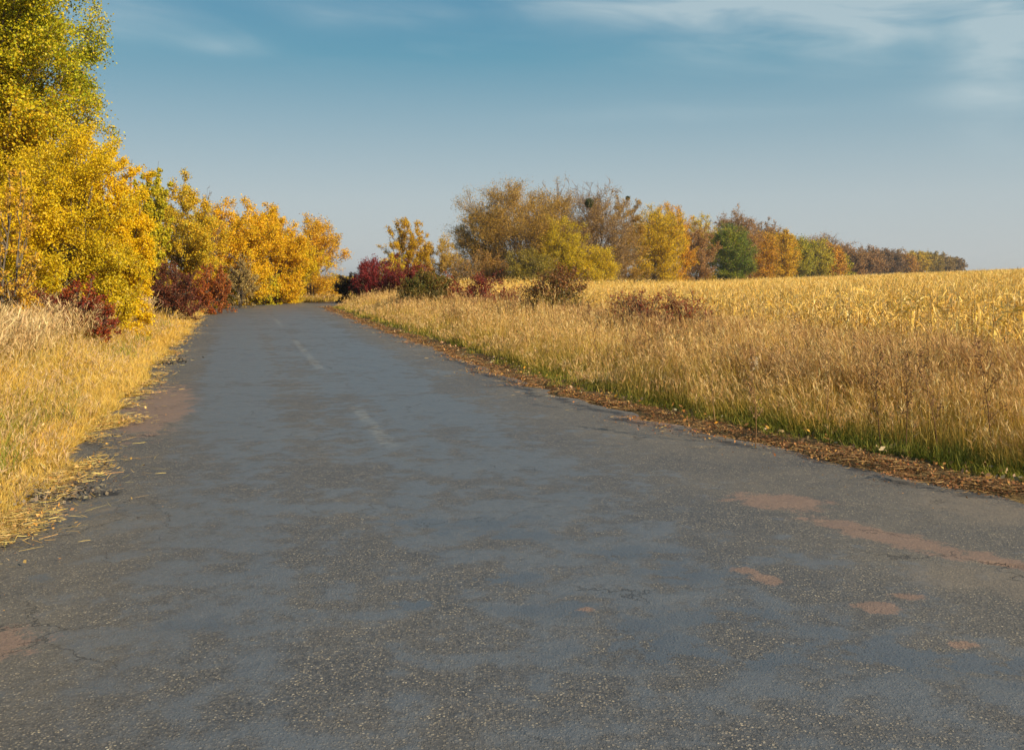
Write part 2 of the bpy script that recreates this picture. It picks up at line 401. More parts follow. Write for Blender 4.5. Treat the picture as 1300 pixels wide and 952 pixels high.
ii = (np.arange(n0-1)[:, None]*n1_+np.arange(n1_-1)[None, :])
Fr = np.stack([ii, ii+1, ii+n1_+1, ii+n1_], -1).reshape(-1, 4)
Fr = Fr[:, ::-1]
road = build('road', Vr, Fr, M_ROAD, smooth=True,
             attrs={'Mask': np.stack([clay, smooth, paint], -1).reshape(-1, 3), 'Mask2': np.stack([tan, dark, track], -1).reshape(-1, 3)})
tag(road, 'worn grey asphalt country road with clay patches and a faint dashed centre line', kind='structure')
# make sure the normals look up
if road.data.polygons[0].normal.z < 0: road.data.flip_normals()
if ground.data.polygons[0].normal.z < 0: ground.data.flip_normals()

# ------------------------------------------------------------------ palettes (linear)
YEL = [(.84, .60, .012), (.74, .50, .010), (.66, .52, .02), (.55, .32, .012)]
YELGRN = [(.66, .52, .02), (.42, .42, .02), (.74, .54, .02), (.26, .30, .018)]
ORG = [(.80, .42, .015), (.68, .31, .015), (.82, .52, .02), (.48, .22, .02)]
BRN = [(.50, .28, .05), (.30, .16, .045), (.50, .29, .06), (.18, .11, .05)]
RED = [(.22, .03, .02), (.15, .022, .018), (.32, .05, .025), (.12, .05, .02)]
ORED = [(.42, .11, .02), (.30, .06, .018), (.52, .20, .03), (.16, .04, .02)]
GRN = [(.13, .20, .018), (.07, .12, .014), (.26, .28, .02), (.42, .36, .02)]
DGR = [(.08, .10, .014), (.14, .13, .02), (.24, .17, .025), (.26, .08, .02)]
TWIG = (.20, .145, .095)

LEAFMUL = 1.9
def place(px, D): return (px-650)/F*D, D
def gz(x, y): return float(terr(np.array([x]), np.array([y]))[0])

# ------------------------------------------------------------------ trees
def grow(rng, p, d, L, k, wob, upc, bend=None):
    """N polylines at once -> points (N, k+1, 3)"""
    n = len(p); pts = [p]; L = np.asarray(L).reshape(-1, 1)
    for i in range(k):
        d = d + rng.normal(size=(n, 3))*wob; d[:, 2] += upc
        if bend is not None: d = d + bend
        d = unit(d); p = p + d*L/k; pts.append(p)
    return np.stack(pts, 1)
def along(rng, pts, m, lo):
    """m points on each polyline -> positions, tangents, fraction, parent index"""
    n, k1, _ = pts.shape; k = k1-1
    u = lo+(1-lo)*(np.arange(m)[None, :]+rng.random((n, m)))/m
    f = u*k; j = np.minimum(f.astype(int), k-1); par = np.repeat(np.arange(n), m)
    j = j.ravel(); fr = (f.ravel()-j)[:, None]
    a_, b_ = pts[par, j], pts[par, j+1]
    return a_+(b_-a_)*fr, unit(b_-a_), u.ravel(), par
def seg_arrays(pts, r0, r1):
    n, k1, _ = pts.shape; k = k1-1
    rr = r0[:, None]+(r1-r0)[:, None]*np.linspace(0, 1, k1)[None]
    return pts[:, :-1].reshape(-1, 3), pts[:, 1:].reshape(-1, 3), rr[:, :-1].ravel(), rr[:, 1:].ravel()
def skeleton(rng, H, rad, start, nl, nb, nt, stems, up, droop, shape, twig_r, depth):
    tr = H*.013
    an = rng.uniform(0, 6.28, stems); ls = rng.uniform(.1, .6, stems)*rad/H; ls[0] = .03
    d0 = unit(np.stack([np.cos(an)*ls, np.sin(an)*ls, np.ones(stems)], -1))
    p0 = np.stack([np.cos(an), np.sin(an), 0*an], -1)*rad*.10*rng.random((stems, 1))
    Hs = H*rng.uniform(.6, .8, stems)
    tk = grow(rng, p0, d0, Hs, 8, .05, .03)
    rt = np.full(stems, tr*(1 if stems == 1 else .6))
    out = {0: seg_arrays(tk, rt, rt*.3)}
    # limb targets spread over the crown envelope
    i = np.arange(nl)+.5
    lo = {'bush': -.15, 'oval': -.85, 'round': -.75, 'column': -.9, 'vase': -.55}[shape]
    cz = {'bush': .30, 'oval': .52, 'round': .52, 'column': .5, 'vase': .62}[shape]
    zz = lo+(1-lo)*rng.permutation(i)/nl; az_ = i*2.39996+rng.uniform(-.4, .4, nl)
    pw = 4.0 if shape == 'column' else 2.3
    rr = (1-np.abs(zz)**pw)**(1/2.0)
    lump = rng.uniform(.95 if shape == 'column' else (.62 if shape == 'bush' else .80), 1.05, nl)*(.88+.24*fbm(az_*1.2+50, zz*2+50, 2))
    zc = H*cz; zr = np.where(zz > 0, H-zc, (zc-H*start)/abs(lo))
    tgt = np.stack([rad*rr*np.cos(az_)*lump, depth*rad*rr*np.sin(az_)*lump, zc+zr*zz*np.where(zz > 0, lump, 1)], -1)
    si = rng.integers(0, stems, nl)
    # nearest-ish stem
    tips = tk[:, -1, :2]
    if stems > 1:
        dd = np.linalg.norm(tgt[:, None, :2]-tips[None]*1.3, axis=-1)+rng.random((nl, stems))*rad*.4; si = dd.argmin(1)
    ha = np.clip((start*H+(tgt[:, 2]-start*H)*rng.uniform(.30, .72, nl))/ (Hs[si]), .04, .97)
    f = ha*8; j = np.minimum(f.astype(int), 7); fr = (f-j)[:, None]
    A0 = tk[si, j]*(1-fr)+tk[si, j+1]*fr
    ctrl = A0*.45+tgt*.55; ctrl[:, 2] = A0[:, 2]+(tgt[:, 2]-A0[:, 2])*rng.uniform(.25, .55, nl)
    ts = np.linspace(0, 1, 7)[None, :, None]
    lb = A0[:, None]*(1-ts)**2+2*ctrl[:, None]*ts*(1-ts)+tgt[:, None]*ts**2
    wv = rng.normal(size=lb.shape)*rad*.03; wv[:, 0] = 0; lb = lb+wv
    rl_ = np.maximum(tr*(.30*(1-ha)+.10)*(1 if stems == 1 else .8), twig_r*1.8)
    out[1] = seg_arrays(lb, rl_, np.full(len(rl_), twig_r*.7))
    q, tg, u, par = along(rng, lb, nb, .18)
    bd = unit(tg*.7+rng.normal(size=q.shape)*.6+np.array([0, 0, .30*up-droop*.5]))
    Lb = rad*(.22+.22*rng.random(len(q)))*(1.35-.75*u)
    bp_ = grow(rng, q, bd, Lb, 3, .15, .06-droop*.22)
    r2 = np.maximum(rl_[par]*.3, twig_r*1.1); out[2] = seg_arrays(bp_, r2, np.full(len(r2), twig_r))
    q, tg, u, par = along(rng, bp_, nt, .12)
    td = unit(tg*.7+rng.normal(size=q.shape)*.6+np.array([0, 0, .4*up-droop*1.2]))
    tp = grow(rng, q, td, rad*(.07+.11*rng.random(len(q))), 2, .16, .05-droop*.35)
    out[3] = seg_arrays(tp, np.full(len(q), twig_r), np.full(len(q), twig_r*.45))
    return out, tp

def make_tree(name, px, D, top, wpx, label, cat, pal, group=None, leaves=9000, leaf=.07, seed=1, start=.12, nl=26, nb=6, nt=5,
              stems=1, up=.55, droop=0., shape='oval', bare=0.0, weights=None, low=None, aspect=.7, spread=.5, H=None, X=None, zoff=0, twigcol=TWIG, tl=.30, twig_r=None, sink=0.0, depth=1.0):
    rng = np.random.default_rng(seed)
    x, y = place(px, D)
    if X is not None: x = X
    z = gz(x, y) - .02 + zoff
    H = H or (HZ-top)/F*D + CAM_H - z
    rad = wpx/2/F*D
    root = empty(name, (x, y, z), label, cat, group)
    tr = twig_r or max(.005, D*.00010)
    H2 = H*.985; nl = int(nl*1.35)
    if shape == 'oval' and wpx > 60: shape = 'round'
    segs, tw = skeleton(rng, H2*.93, rad*.9, start, nl, nb, nt, stems, up, droop, shape, tr, depth)
    k = H2/np.quantile(tw[:, :, 2], .997); ext = np.quantile(np.abs(tw[:, :, 0]), .985); kx = rad*.97/ext
    sc = np.array([kx, kx, k]); tw = tw*sc
    A = Acc()
    for lv, sd in ((0, 8), (1, 5)):
        S = segs[lv]; A.add(*prisms(S[0]*sc, S[1]*sc, S[2]+.002, S[3]+.002, sd, (.1, .08, .06)))
    A.obj('trunk', M_BARK, root)
    B = Acc()
    for lv in (2, 3):
        S = segs[lv]
        V, Fq, C = prisms(S[0]*sc, S[1]*sc, S[2], S[3], 3, np.array(twigcol))
        C = C*np.repeat(rng.uniform(.7, 1.25, (len(S[0]), 1)), 6, 0)
        B.add(V, Fq, C)
    n = int(leaves*LEAFMUL*(.75 if D < 30 else 1)); leaf = leaf*.92; keep = np.arange(len(tw))
    if bare > 0:   # only some twigs still carry leaves
        cl = fbm(tw[:, 1, 0]*1.2/rad*2+seed, tw[:, 1, 2]*1.2/rad*2, 3)+rng.normal(size=len(tw))*.08
        keep = np.where(cl > np.quantile(cl, bare))[0]
    i = rng.choice(keep, n); u = rng.random((n, 1))*2
    P = np.where(u < 1, tw[i, 0]*(1-u)+tw[i, 1]*u, tw[i, 1]*(2-u)+tw[i, 2]*(u-1))
    P = P + rng.normal(size=(n, 3))*spread*rad*.09*np.array([1, 1, .9])
    P[:, 2] = np.maximum(P[:, 2], .05+rng.random(n)*.1)
    cl = .5*fbm(P[:, 0]*2.2/rad+seed*3.1, P[:, 2]*2.2/rad+P[:, 1]*1.4/rad+seed, 3)+.5*rng.random(n)
    cl = (cl-.2)*1.55
    if low is not None:      # species keeps another colour low in the crown
        hh = P[:, 2]/H + rng.normal(size=n)*.10
    C = mixcol(rng, pal, n, jitter=.10, clump=cl)
    if low is not None:
        C2 = mixcol(rng, low[0], n, jitter=.14, clump=cl); C = np.where((hh < low[1])[:, None], C2, C)
    B.add(*quads(rng, P, leaf*rng.uniform(.6, 1.25, n), aspect, C))
    B.obj('crown', M_LEAF, root)
    return root

# ---- left side, near
make_tree('poplar_tree', 0, 27, 0, 312, 'tall green and yellow poplar at the far left, its top above the picture', 'poplar tree', [(.74, .56, .015), (.58, .50, .018), (.38, .40, .015), (.18, .23, .012)],
          leaves=400000, leaf=.082, seed=3, start=.06, nl=130, nb=9, nt=7, up=.9, droop=1.0, shape='column', H=15.5, X=-15.9, spread=.38, low=([(.70, .46, .01), (.62, .40, .01), (.52, .40, .02), (.36, .30, .02)], .36), tl=.22, aspect=.8)
make_tree('yellow_tree', 82, 24, 163, 185, 'bright yellow bushy tree in front of the tall poplar', 'tree', YEL[:3]+[(.42, .34, .02)],
          leaves=95000, leaf=.058, seed=8, start=.04, nl=48, nb=7, nt=5, stems=5, up=.8, droop=.35, shape='round', spread=.5)
make_tree('yellow_tree', 150, 25, 198, 92, 'vivid golden yellow small tree, right-hand neighbour of the bushy yellow one, overhanging the tall grass', 'tree', [(.88, .64, .01), (.84, .58, .01), (.78, .50, .01), (.6, .38, .01)],
          leaves=54000, leaf=.058, seed=12, start=.02, nl=40, nb=6, nt=5, stems=3, up=.8, droop=.5, shape='oval', spread=.6)
make_tree('sapling', 8, 17, 205, 75, 'thin orange-leaved sapling at the left edge in front of the poplar', 'tree', [(.72, .42, .03), (.62, .34, .04), (.76, .50, .04), (.46, .26, .05)], leaves=4200, leaf=.052, seed=15, start=.2, nl=26, nb=5, nt=4, stems=2, up=.9, shape='oval', bare=.2)
make_tree('red_shrub', 20, 18.5, 352, 110, 'dark red leafy shrub beneath the yellow tree at the left edge', 'shrub', [(.17, .03, .02), (.24, .05, .022), (.12, .03, .018), (.28, .12, .03)], leaves=8000, leaf=.05, seed=16, start=.05, nl=40, nb=6, nt=4, stems=7, up=1., shape='bush', twigcol=(.12, .05, .04))
make_tree('red_shrub', 100, 20.5, 352, 90, 'small rusty red shrub under the lower twigs of the yellow tree', 'shrub', ORED[:2]+RED[:2], leaves=6000, leaf=.06, seed=17, start=.05, nl=30, nb=5, nt=4, stems=6, up=1., shape='bush', bare=.2, twigcol=(.14, .08, .05))
# ---- left side, further along
make_tree('green_tree', 188, 42, 214, 54, 'yellow-green tree just right of the golden yellow one', 'tree', YELGRN, leaves=20000, leaf=.10, seed=21, start=.1, nl=34, nb=6, nt=5, shape='oval')
make_tree('ochre_tree', 224, 46, 224, 104, 'olive and ochre tree between the yellow-green tree and the half-bare one', 'tree', [(.66, .46, .02), (.76, .46, .02), (.50, .42, .03), (.40, .28, .03)], leaves=30000, leaf=.10, seed=22, start=.08, nl=34, nb=6, nt=5, up=1.0, shape='oval')
make_tree('bare_tree', 262, 52, 238, 50, 'half-bare grey twiggy tree on the left with few leaves at its tips', 'tree', ORG, leaves=1500, leaf=.1, seed=23, start=.15, nl=34, nb=7, nt=6, up=1.2, shape='oval', bare=.5, twigcol=(.24, .19, .14))
make_tree('yellow_tree', 258, 57, 262, 66, 'golden yellow tree below the half-bare twiggy one', 'tree', YEL, leaves=15000, leaf=.1, seed=28, start=.02, nl=30, nb=6, nt=5, stems=3, shape='oval')
make_tree('orange_tree', 296, 55, 254, 108, 'wide orange-yellow tree at the left of the bend', 'tree', [(.86, .54, .012), (.80, .44, .012), (.70, .50, .015), (.52, .34, .02)], leaves=34000, leaf=.105, seed=24, start=.04, nl=44, nb=6, nt=5, stems=3, up=1.1, shape='round')
make_tree('orange_tree', 346, 58, 260, 82, 'orange-yellow tree with ragged top behind the far end of the road', 'tree', [(.88, .56, .012), (.76, .52, .015), (.80, .44, .012), (.54, .36, .02)], leaves=26000, leaf=.105, seed=25, start=.04, nl=38, nb=6, nt=5, stems=2, up=1.1, shape='oval')
make_tree('orange_tree', 394, 64, 274, 92, 'round orange tree with bare twigs on its right side, last of the left-hand row', 'tree', [(.78, .44, .015), (.66, .34, .02), (.84, .54, .02), (.46, .28, .04)], leaves=16000, leaf=.105, seed=26, start=.05, nl=44, nb=7, nt=6, stems=4, up=.9, shape='round', bare=.3, twigcol=(.30, .2, .12))
make_tree('yellow_tree', 370, 61, 300, 75, 'low yellow tree filling the gap below the ragged orange one', 'tree', YEL, leaves=14000, leaf=.105, seed=27, start=.02, nl=30, nb=6, nt=5, stems=3, shape='bush')
make_tree('red_shrub', 216, 35, 334, 74, 'brownish red shrub behind the pale grass at the left', 'shrub', [(.17, .035, .02), (.11, .025, .018), (.24, .07, .025), (.14, .09, .04)], leaves=6500, leaf=.075, seed=31, start=.03, nl=40, nb=6, nt=5, stems=8, up=.9, shape='bush', twigcol=(.16, .09, .07))
make_tree('red_shrub', 268, 43, 336, 52, 'orange-red shrub to the right of the brownish red one', 'shrub', ORED, leaves=4800, leaf=.085, seed=32, start=.03, nl=34, nb=6, nt=5, stems=7, up=.9, shape='bush', twigcol=(.2, .1, .06))
make_tree('tan_shrub', 305, 50, 322, 44, 'pale tan twiggy shrub below the wide orange tree', 'shrub', [(.45, .32, .12), (.35, .24, .09), (.5, .38, .12), (.3, .2, .08)], leaves=3000, leaf=.09, seed=33, start=.03, nl=30, nb=6, nt=5, stems=7, up=1.1, shape='bush', bare=.3, twigcol=(.34, .26, .17))
make_tree('yellow_shrub', 285, 51, 342, 40, 'small yellow shrub at the foot of the wide orange tree', 'shrub', YEL, leaves=3600, leaf=.09, seed=34, start=.02, nl=26, nb=5, nt=4, stems=6, shape='bush')
make_tree('yellow_shrub', 335, 56, 338, 40, 'yellow-green shrub under the ragged orange tree', 'shrub', YELGRN[:3]+YEL[:1], leaves=3600, leaf=.1, seed=35, start=.02, nl=26, nb=5, nt=4, stems=6, shape='bush')
make_tree('orange_shrub', 385, 66, 345, 50, 'low orange shrub beside the end of the visible road', 'shrub', ORG, leaves=3600, leaf=.1, seed=36, start=.02, nl=26, nb=5, nt=4, stems=6, shape='bush')
make_tree('yellow_shrub', 431, 68, 347, 44, 'small yellow shrub right of the round orange tree, left of the dark red one', 'shrub', [(.6, .44, .03), (.5, .38, .03), (.68, .45, .02), (.3, .26, .03)], leaves=3000, leaf=.1, seed=37, start=.02, nl=26, nb=5, nt=4, stems=6, shape='bush')
make_tree('ochre_tree', 168, 48, 232, 70, 'ochre tree mostly hidden behind the golden yellow one', 'tree', ORG, leaves=7000, leaf=.12, seed=38, start=.05, nl=30, nb=5, nt=4, shape='oval')

# ---- centre, inside and beyond the bend
make_tree('yellow_tree', 517, 84, 278, 58, 'upright orange-yellow tree behind the dark red shrubs', 'tree', [(.62, .38, .015), (.68, .44, .012), (.52, .26, .012), (.34, .30, .03)], leaves=13000, leaf=.125, seed=41, start=.05, nl=34, nb=6, nt=5, up=1., shape='oval', bare=.12)
make_tree('ochre_tree', 556, 86, 300, 62, 'pale ochre twiggy tree right of the upright orange-yellow one', 'tree', [(.58, .38, .05), (.48, .30, .07), (.66, .44, .05), (.35, .25, .1)], leaves=9000, leaf=.12, seed=42, start=.03, nl=36, nb=6, nt=5, stems=4, up=1.1, shape='round', bare=.3, twigcol=(.36, .26, .15))
make_tree('yellow_shrub', 500, 80, 322, 50, 'bright yellow low shrub at the foot of the upright orange-yellow tree', 'shrub', YEL, leaves=3500, leaf=.12, seed=43, start=.03, nl=26, nb=5, nt=4, stems=5, shape='bush')
make_tree('tan_shrub', 590, 84, 322, 46, 'pale brown twiggy shrub just left of the big brown trees', 'shrub', BRN, leaves=1600, leaf=.12, seed=44, start=.03, nl=32, nb=6, nt=5, stems=5, up=1., shape='bush', bare=.3, twigcol=(.34, .25, .16))
make_tree('red_shrub', 478, 58, 326, 70, 'tallest crimson shrub of the right verge, left of the upright tree', 'shrub', [(.26, .022, .026), (.17, .016, .02), (.34, .04, .03), (.10, .015, .018)], leaves=9000, leaf=.09, seed=45, start=.03, nl=40, nb=6, nt=5, stems=8, up=1., shape='bush', twigcol=(.14, .05, .05))
make_tree('red_shrub', 519, 56, 334, 66, 'rusty crimson shrub between the tallest crimson one and the dark green one', 'shrub', [(.24, .03, .025), (.17, .02, .02), (.30, .07, .03), (.12, .04, .02)], leaves=7500, leaf=.10, seed=46, start=.03, nl=38, nb=6, nt=5, stems=8, up=1., shape='bush', twigcol=(.16, .07, .05))
make_tree('dark_shrub', 446, 60, 347, 44, 'low dark green and purple shrub at the left end of the crimson ones', 'shrub', [(.05, .035, .02), (.09, .03, .025), (.04, .05, .018), (.14, .12, .03)], leaves=3600, leaf=.1, seed=47, start=.03, nl=26, nb=5, nt=4, stems=6, shape='bush')
make_tree('dark_shrub', 540, 42, 343, 66, 'dark green rounded shrub with orange tips in the right verge', 'shrub', DGR, leaves=11000, leaf=.075, seed=48, start=.02, nl=40, nb=6, nt=5, stems=8, up=.9, shape='bush', low=([(.05, .06, .012), (.09, .08, .015), (.14, .11, .02), (.2, .13, .02)], .6))
make_tree('orange_shrub', 568, 44, 345, 34, 'small orange shrub behind the right edge of the dark green shrub', 'shrub', ORED, leaves=2600, leaf=.08, seed=49, start=.05, nl=24, nb=5, nt=4, stems=5, shape='bush')
make_tree('red_shrub', 601, 41, 347, 80, 'crimson shrub right of the dark green one', 'shrub', RED, leaves=6500, leaf=.07, seed=50, start=.03, nl=34, nb=5, nt=4, stems=8, up=.9, shape='bush', bare=.1)
make_tree('red_shrub', 640, 37, 364, 76, 'low crimson shrub sinking into the grass, below the big brown trees', 'shrub', RED, leaves=4200, leaf=.065, seed=51, start=.05, nl=30, nb=5, nt=4, stems=8, up=.8, shape='bush', bare=.1)
make_tree('dark_shrub', 704, 30, 335, 88, 'sprawling sapling with dark green lower leaves and burgundy top in the right verge', 'shrub', [(.22, .05, .025), (.16, .06, .02), (.32, .15, .04), (.12, .09, .02)], leaves=3800, leaf=.07, seed=52, twigcol=(.30, .2, .1), start=.3, nl=44, nb=5, nt=4, stems=5, up=.7, shape='round', bare=.2, low=([(.07, .08, .015), (.10, .10, .02), (.16, .13, .02), (.22, .17, .03)], .60))
make_tree('red_shrub', 808, 23.0, 366, 76, 'left one of two thin dark red shrubs before the corn', 'shrub', [(.32, .05, .03), (.22, .04, .025), (.40, .12, .04), (.3, .15, .06)], leaves=1500, leaf=.055, seed=53, start=.3, nl=46, nb=5, nt=4, stems=8, up=.9, shape='bush', bare=.25, twigcol=(.40, .24, .12))
make_tree('red_shrub', 866, 21.5, 365, 88, 'right one of two thin dark red shrubs before the corn', 'shrub', [(.34, .05, .03), (.24, .04, .025), (.42, .12, .04), (.3, .15, .06)], leaves=1900, leaf=.053, seed=54, start=.3, nl=52, nb=5, nt=4, stems=9, up=.9, shape='bush', bare=.25, twigcol=(.40, .24, .12))

# ---- the tree belt beyond the corn
BELT = 'trees of the belt beyond the corn field'
BR2 = [(.50, .31, .045), (.38, .23, .045), (.62, .36, .04), (.27, .18, .05)]
MAUVE = [(.42, .24, .09), (.48, .25, .07), (.34, .19, .09), (.56, .30, .05)]
belt = [  # px, D, top, width, palette, bare, leaves, label, name
    (655, 118, 233, 136, BR2, .22, 11000, 'largest brown-leaved tree at the left end of the tree belt', 'brown_tree'),
    (612, 121, 262, 62, BR2, .40, 3200, 'smaller brown tree forming the left edge of the tree belt', 'brown_tree'),
    (710, 114, 276, 58, [(.62, .46, .02), (.50, .38, .02), (.72, .54, .015), (.36, .28, .03)], .1, 5200, 'yellow-green tree in front of the big brown trees', 'yellow_tree'),
    (702, 127, 229, 88, BR2, .45, 5200, 'tall brown tree right behind the yellow-green one', 'brown_tree'),
    (757, 124, 230, 92, [(.42, .26, .08), (.48, .29, .08), (.34, .21, .07), (.24, .15, .07)], .55, 4600, 'tall half-bare tree carrying the mistletoe ball', 'bare_tree'),
    (795, 132, 250, 54, BR2, .45, 3200, 'half-bare brown tree right of the mistletoe tree', 'brown_tree'),
    (750, 112, 312, 62, YEL, .1, 3600, 'low yellow tree at the foot of the mistletoe tree', 'yellow_tree'),
    (672, 108, 316, 60, [(.34, .28, .03), (.45, .32, .03), (.22, .18, .03), (.14, .12, .03)], .1, 3400, 'low olive tree at the foot of the largest brown tree', 'olive_tree'),
    (622, 112, 318, 50, BRN, .3, 2200, 'low brown scrub tree under the left edge of the belt', 'brown_tree'),
    (833, 140, 262, 62, [(.80, .54, .015), (.68, .50, .015), (.84, .52, .015), (.50, .38, .02)], .05, 7000, 'full golden tree right of the half-bare brown ones', 'yellow_tree'),
    (852, 152, 258, 50, ORG, .15, 4200, 'rust orange tree rising behind the full golden one', 'orange_tree'),
    (884, 162, 283, 48, MAUVE, .35, 2800, 'dull brown tree between the golden and the dark green tree', 'brown_tree'),
    (888, 180, 273, 44, YEL, .2, 3000, 'small yellow crown showing above the dull brown tree', 'yellow_tree'),
    (929, 172, 285, 50, [(.14, .22, .02), (.10, .16, .015), (.30, .34, .02), (.6, .50, .02)], .0, 6000, 'dark green tree, the only deep green one of the belt', 'green_tree'),
    (932, 196, 268, 62, MAUVE, .35, 3800, 'brown tree towering behind the dark green one', 'brown_tree'),
    (963, 198, 296, 44, ORG, .05, 3800, 'orange tree directly right of the dark green one', 'orange_tree'),
    (968, 226, 282, 50, MAUVE, .4, 2500, 'greyish brown crown above the orange tree', 'brown_tree'),
    (990, 222, 292, 42, [(.78, .48, .015), (.66, .44, .02), (.82, .46, .015), (.46, .34, .02)], .0, 3600, 'golden orange tree two to the right of the dark green one', 'orange_tree'),
    (1010, 240, 300, 40, [(.46, .42, .02), (.34, .34, .02), (.66, .50, .02), (.26, .26, .02)], .0, 3000, 'olive green tree right of the golden orange one', 'green_tree'),
    (1033, 262, 305, 40, [(.56, .46, .02), (.40, .38, .02), (.74, .52, .02), (.28, .26, .02)], .0, 2800, 'yellowish green tree near the middle of the shrinking row', 'green_tree'),
    (1053, 285, 309, 34, ORED[:1]+ORG, .0, 2400, 'rusty orange tree after the yellowish green one', 'orange_tree'),
    (1040, 330, 298, 70, MAUVE, .4, 2300, 'mauve brown crown behind the yellowish green tree', 'brown_tree'),
    (1078, 320, 314, 38, MAUVE, .3, 1700, 'mauve tree right of the rusty orange one', 'brown_tree'),
    (1072, 315, 322, 18, YELGRN, .0, 700, 'tiny green tree among the mauve ones', 'green_tree'),
    (1100, 350, 313, 44, MAUVE, .35, 1700, 'second mauve tree right of the rusty orange one', 'brown_tree'),
    (1125, 385, 316, 40, [(.30, .17, .08), (.24, .14, .08), (.36, .2, .07), (.2, .13, .08)], .3, 1600, 'reddish mauve tree in the low far part of the belt', 'brown_tree'),
    (1146, 415, 318, 34, [(.62, .32, .04), (.52, .25, .04), (.7, .42, .04), (.4, .22, .05)], .15, 1500, 'dull orange tree in the low far part of the belt', 'orange_tree'),
    (1163, 445, 319, 28, [(.76, .50, .02), (.62, .46, .02), (.80, .50, .02), (.42, .32, .03)], .0, 1500, 'yellow tree among the last small ones of the belt', 'yellow_tree'),
    (1180, 480, 320, 26, [(.46, .30, .03), (.38, .3, .03), (.54, .34, .03), (.3, .22, .04)], .0, 1300, 'third tree from the right end of the belt, ochre', 'ochre_tree'),
    (1197, 520, 322, 24, [(.44, .28, .05), (.36, .24, .05), (.48, .3, .05), (.3, .2, .06)], .0, 1100, 'second tree from the right end of the belt, brownish', 'brown_tree'),
    (1213, 560, 327, 20, [(.36, .2, .06), (.3, .18, .06), (.4, .24, .06), (.24, .16, .07)], .1, 900, 'last tiny tree at the right end of the belt', 'brown_tree'),
]
for i, (px, D, top, wpx, pal, bare, nlv, lab, nm_) in enumerate(belt):
    big = wpx*D > 8000
    make_tree(nm_, px, D, top, wpx*1.12, lab, 'tree', pal, BELT, leaves=int(nlv*(5.5 if pal is BR2 else 4.2)), leaf=.00118*D*(1.0 if D < 200 else 1.2), seed=100+i, start=.04 if bare < .3 else .06,
              nl=64 if big else 36, nb=8 if big else 6, nt=7 if big else 4, up=.95, shape='round' if top < 300 else 'bush', bare=bare*.55,
              twigcol=(.34, .23, .14) if bare > .3 else (.24, .165, .10), stems=1 if big else 2, spread=.55 if bare > .2 else .7, twig_r=.00014*D)
# mistletoe
def mistletoe(px, py, D, r, label):
    rng = np.random.default_rng(int(px)); x, y = place(px, D); z = CAM_H+(HZ-py)/F*D
    root = empty('mistletoe_ball', (x, y, z-r), label, 'mistletoe')
    n = 1500; d = rdir(rng, n); P = d*r*(rng.random((n, 1))**.45)+np.array([0, 0, r])
    A = Acc(); A.add(*quads(rng, P, rng.uniform(.12, .2, n), .5, mixcol(rng, [(.05, .07, .015), (.08, .1, .02)], n)))
    A.obj('foliage', M_LEAF, root)
    m = 26; d = rdir(rng, m)*r*.9; z_ = np.tile([0, 0, r], (m, 1)).astype(float)
    A = Acc(); A.add(*prisms(z_, z_+d, np.full(m, .03), np.full(m, .01), 3, (.1, .1, .04))); A.obj('stem', M_BARK, root)
mistletoe(748, 258, 121, .62, 'dark green mistletoe ball high in the half-bare tree')
mistletoe(797, 252, 131, .30, 'smaller mistletoe ball at the edge of the brown tree')

# ------------------------------------------------------------------ grass
def side_dirs(rng, n):
    a = rng.uniform(0, 2*math.pi, n); return np.stack([np.cos(a), np.sin(a), np.zeros(n)], -1)
def sample_s(rng, n, s0, s1, p):
    u = rng.random(n)
    if abs(p-1) < 1e-6: return s0*(s1/s0)**u
    a = 1-p; return (s0**a+(s1**a-s0**a)*u)**(1/a)
def infield(P, m=1.5): return (P[:, 1] > 1.5) & (np.abs(P[:, 0]) < P[:, 1]*.58+m+.8)

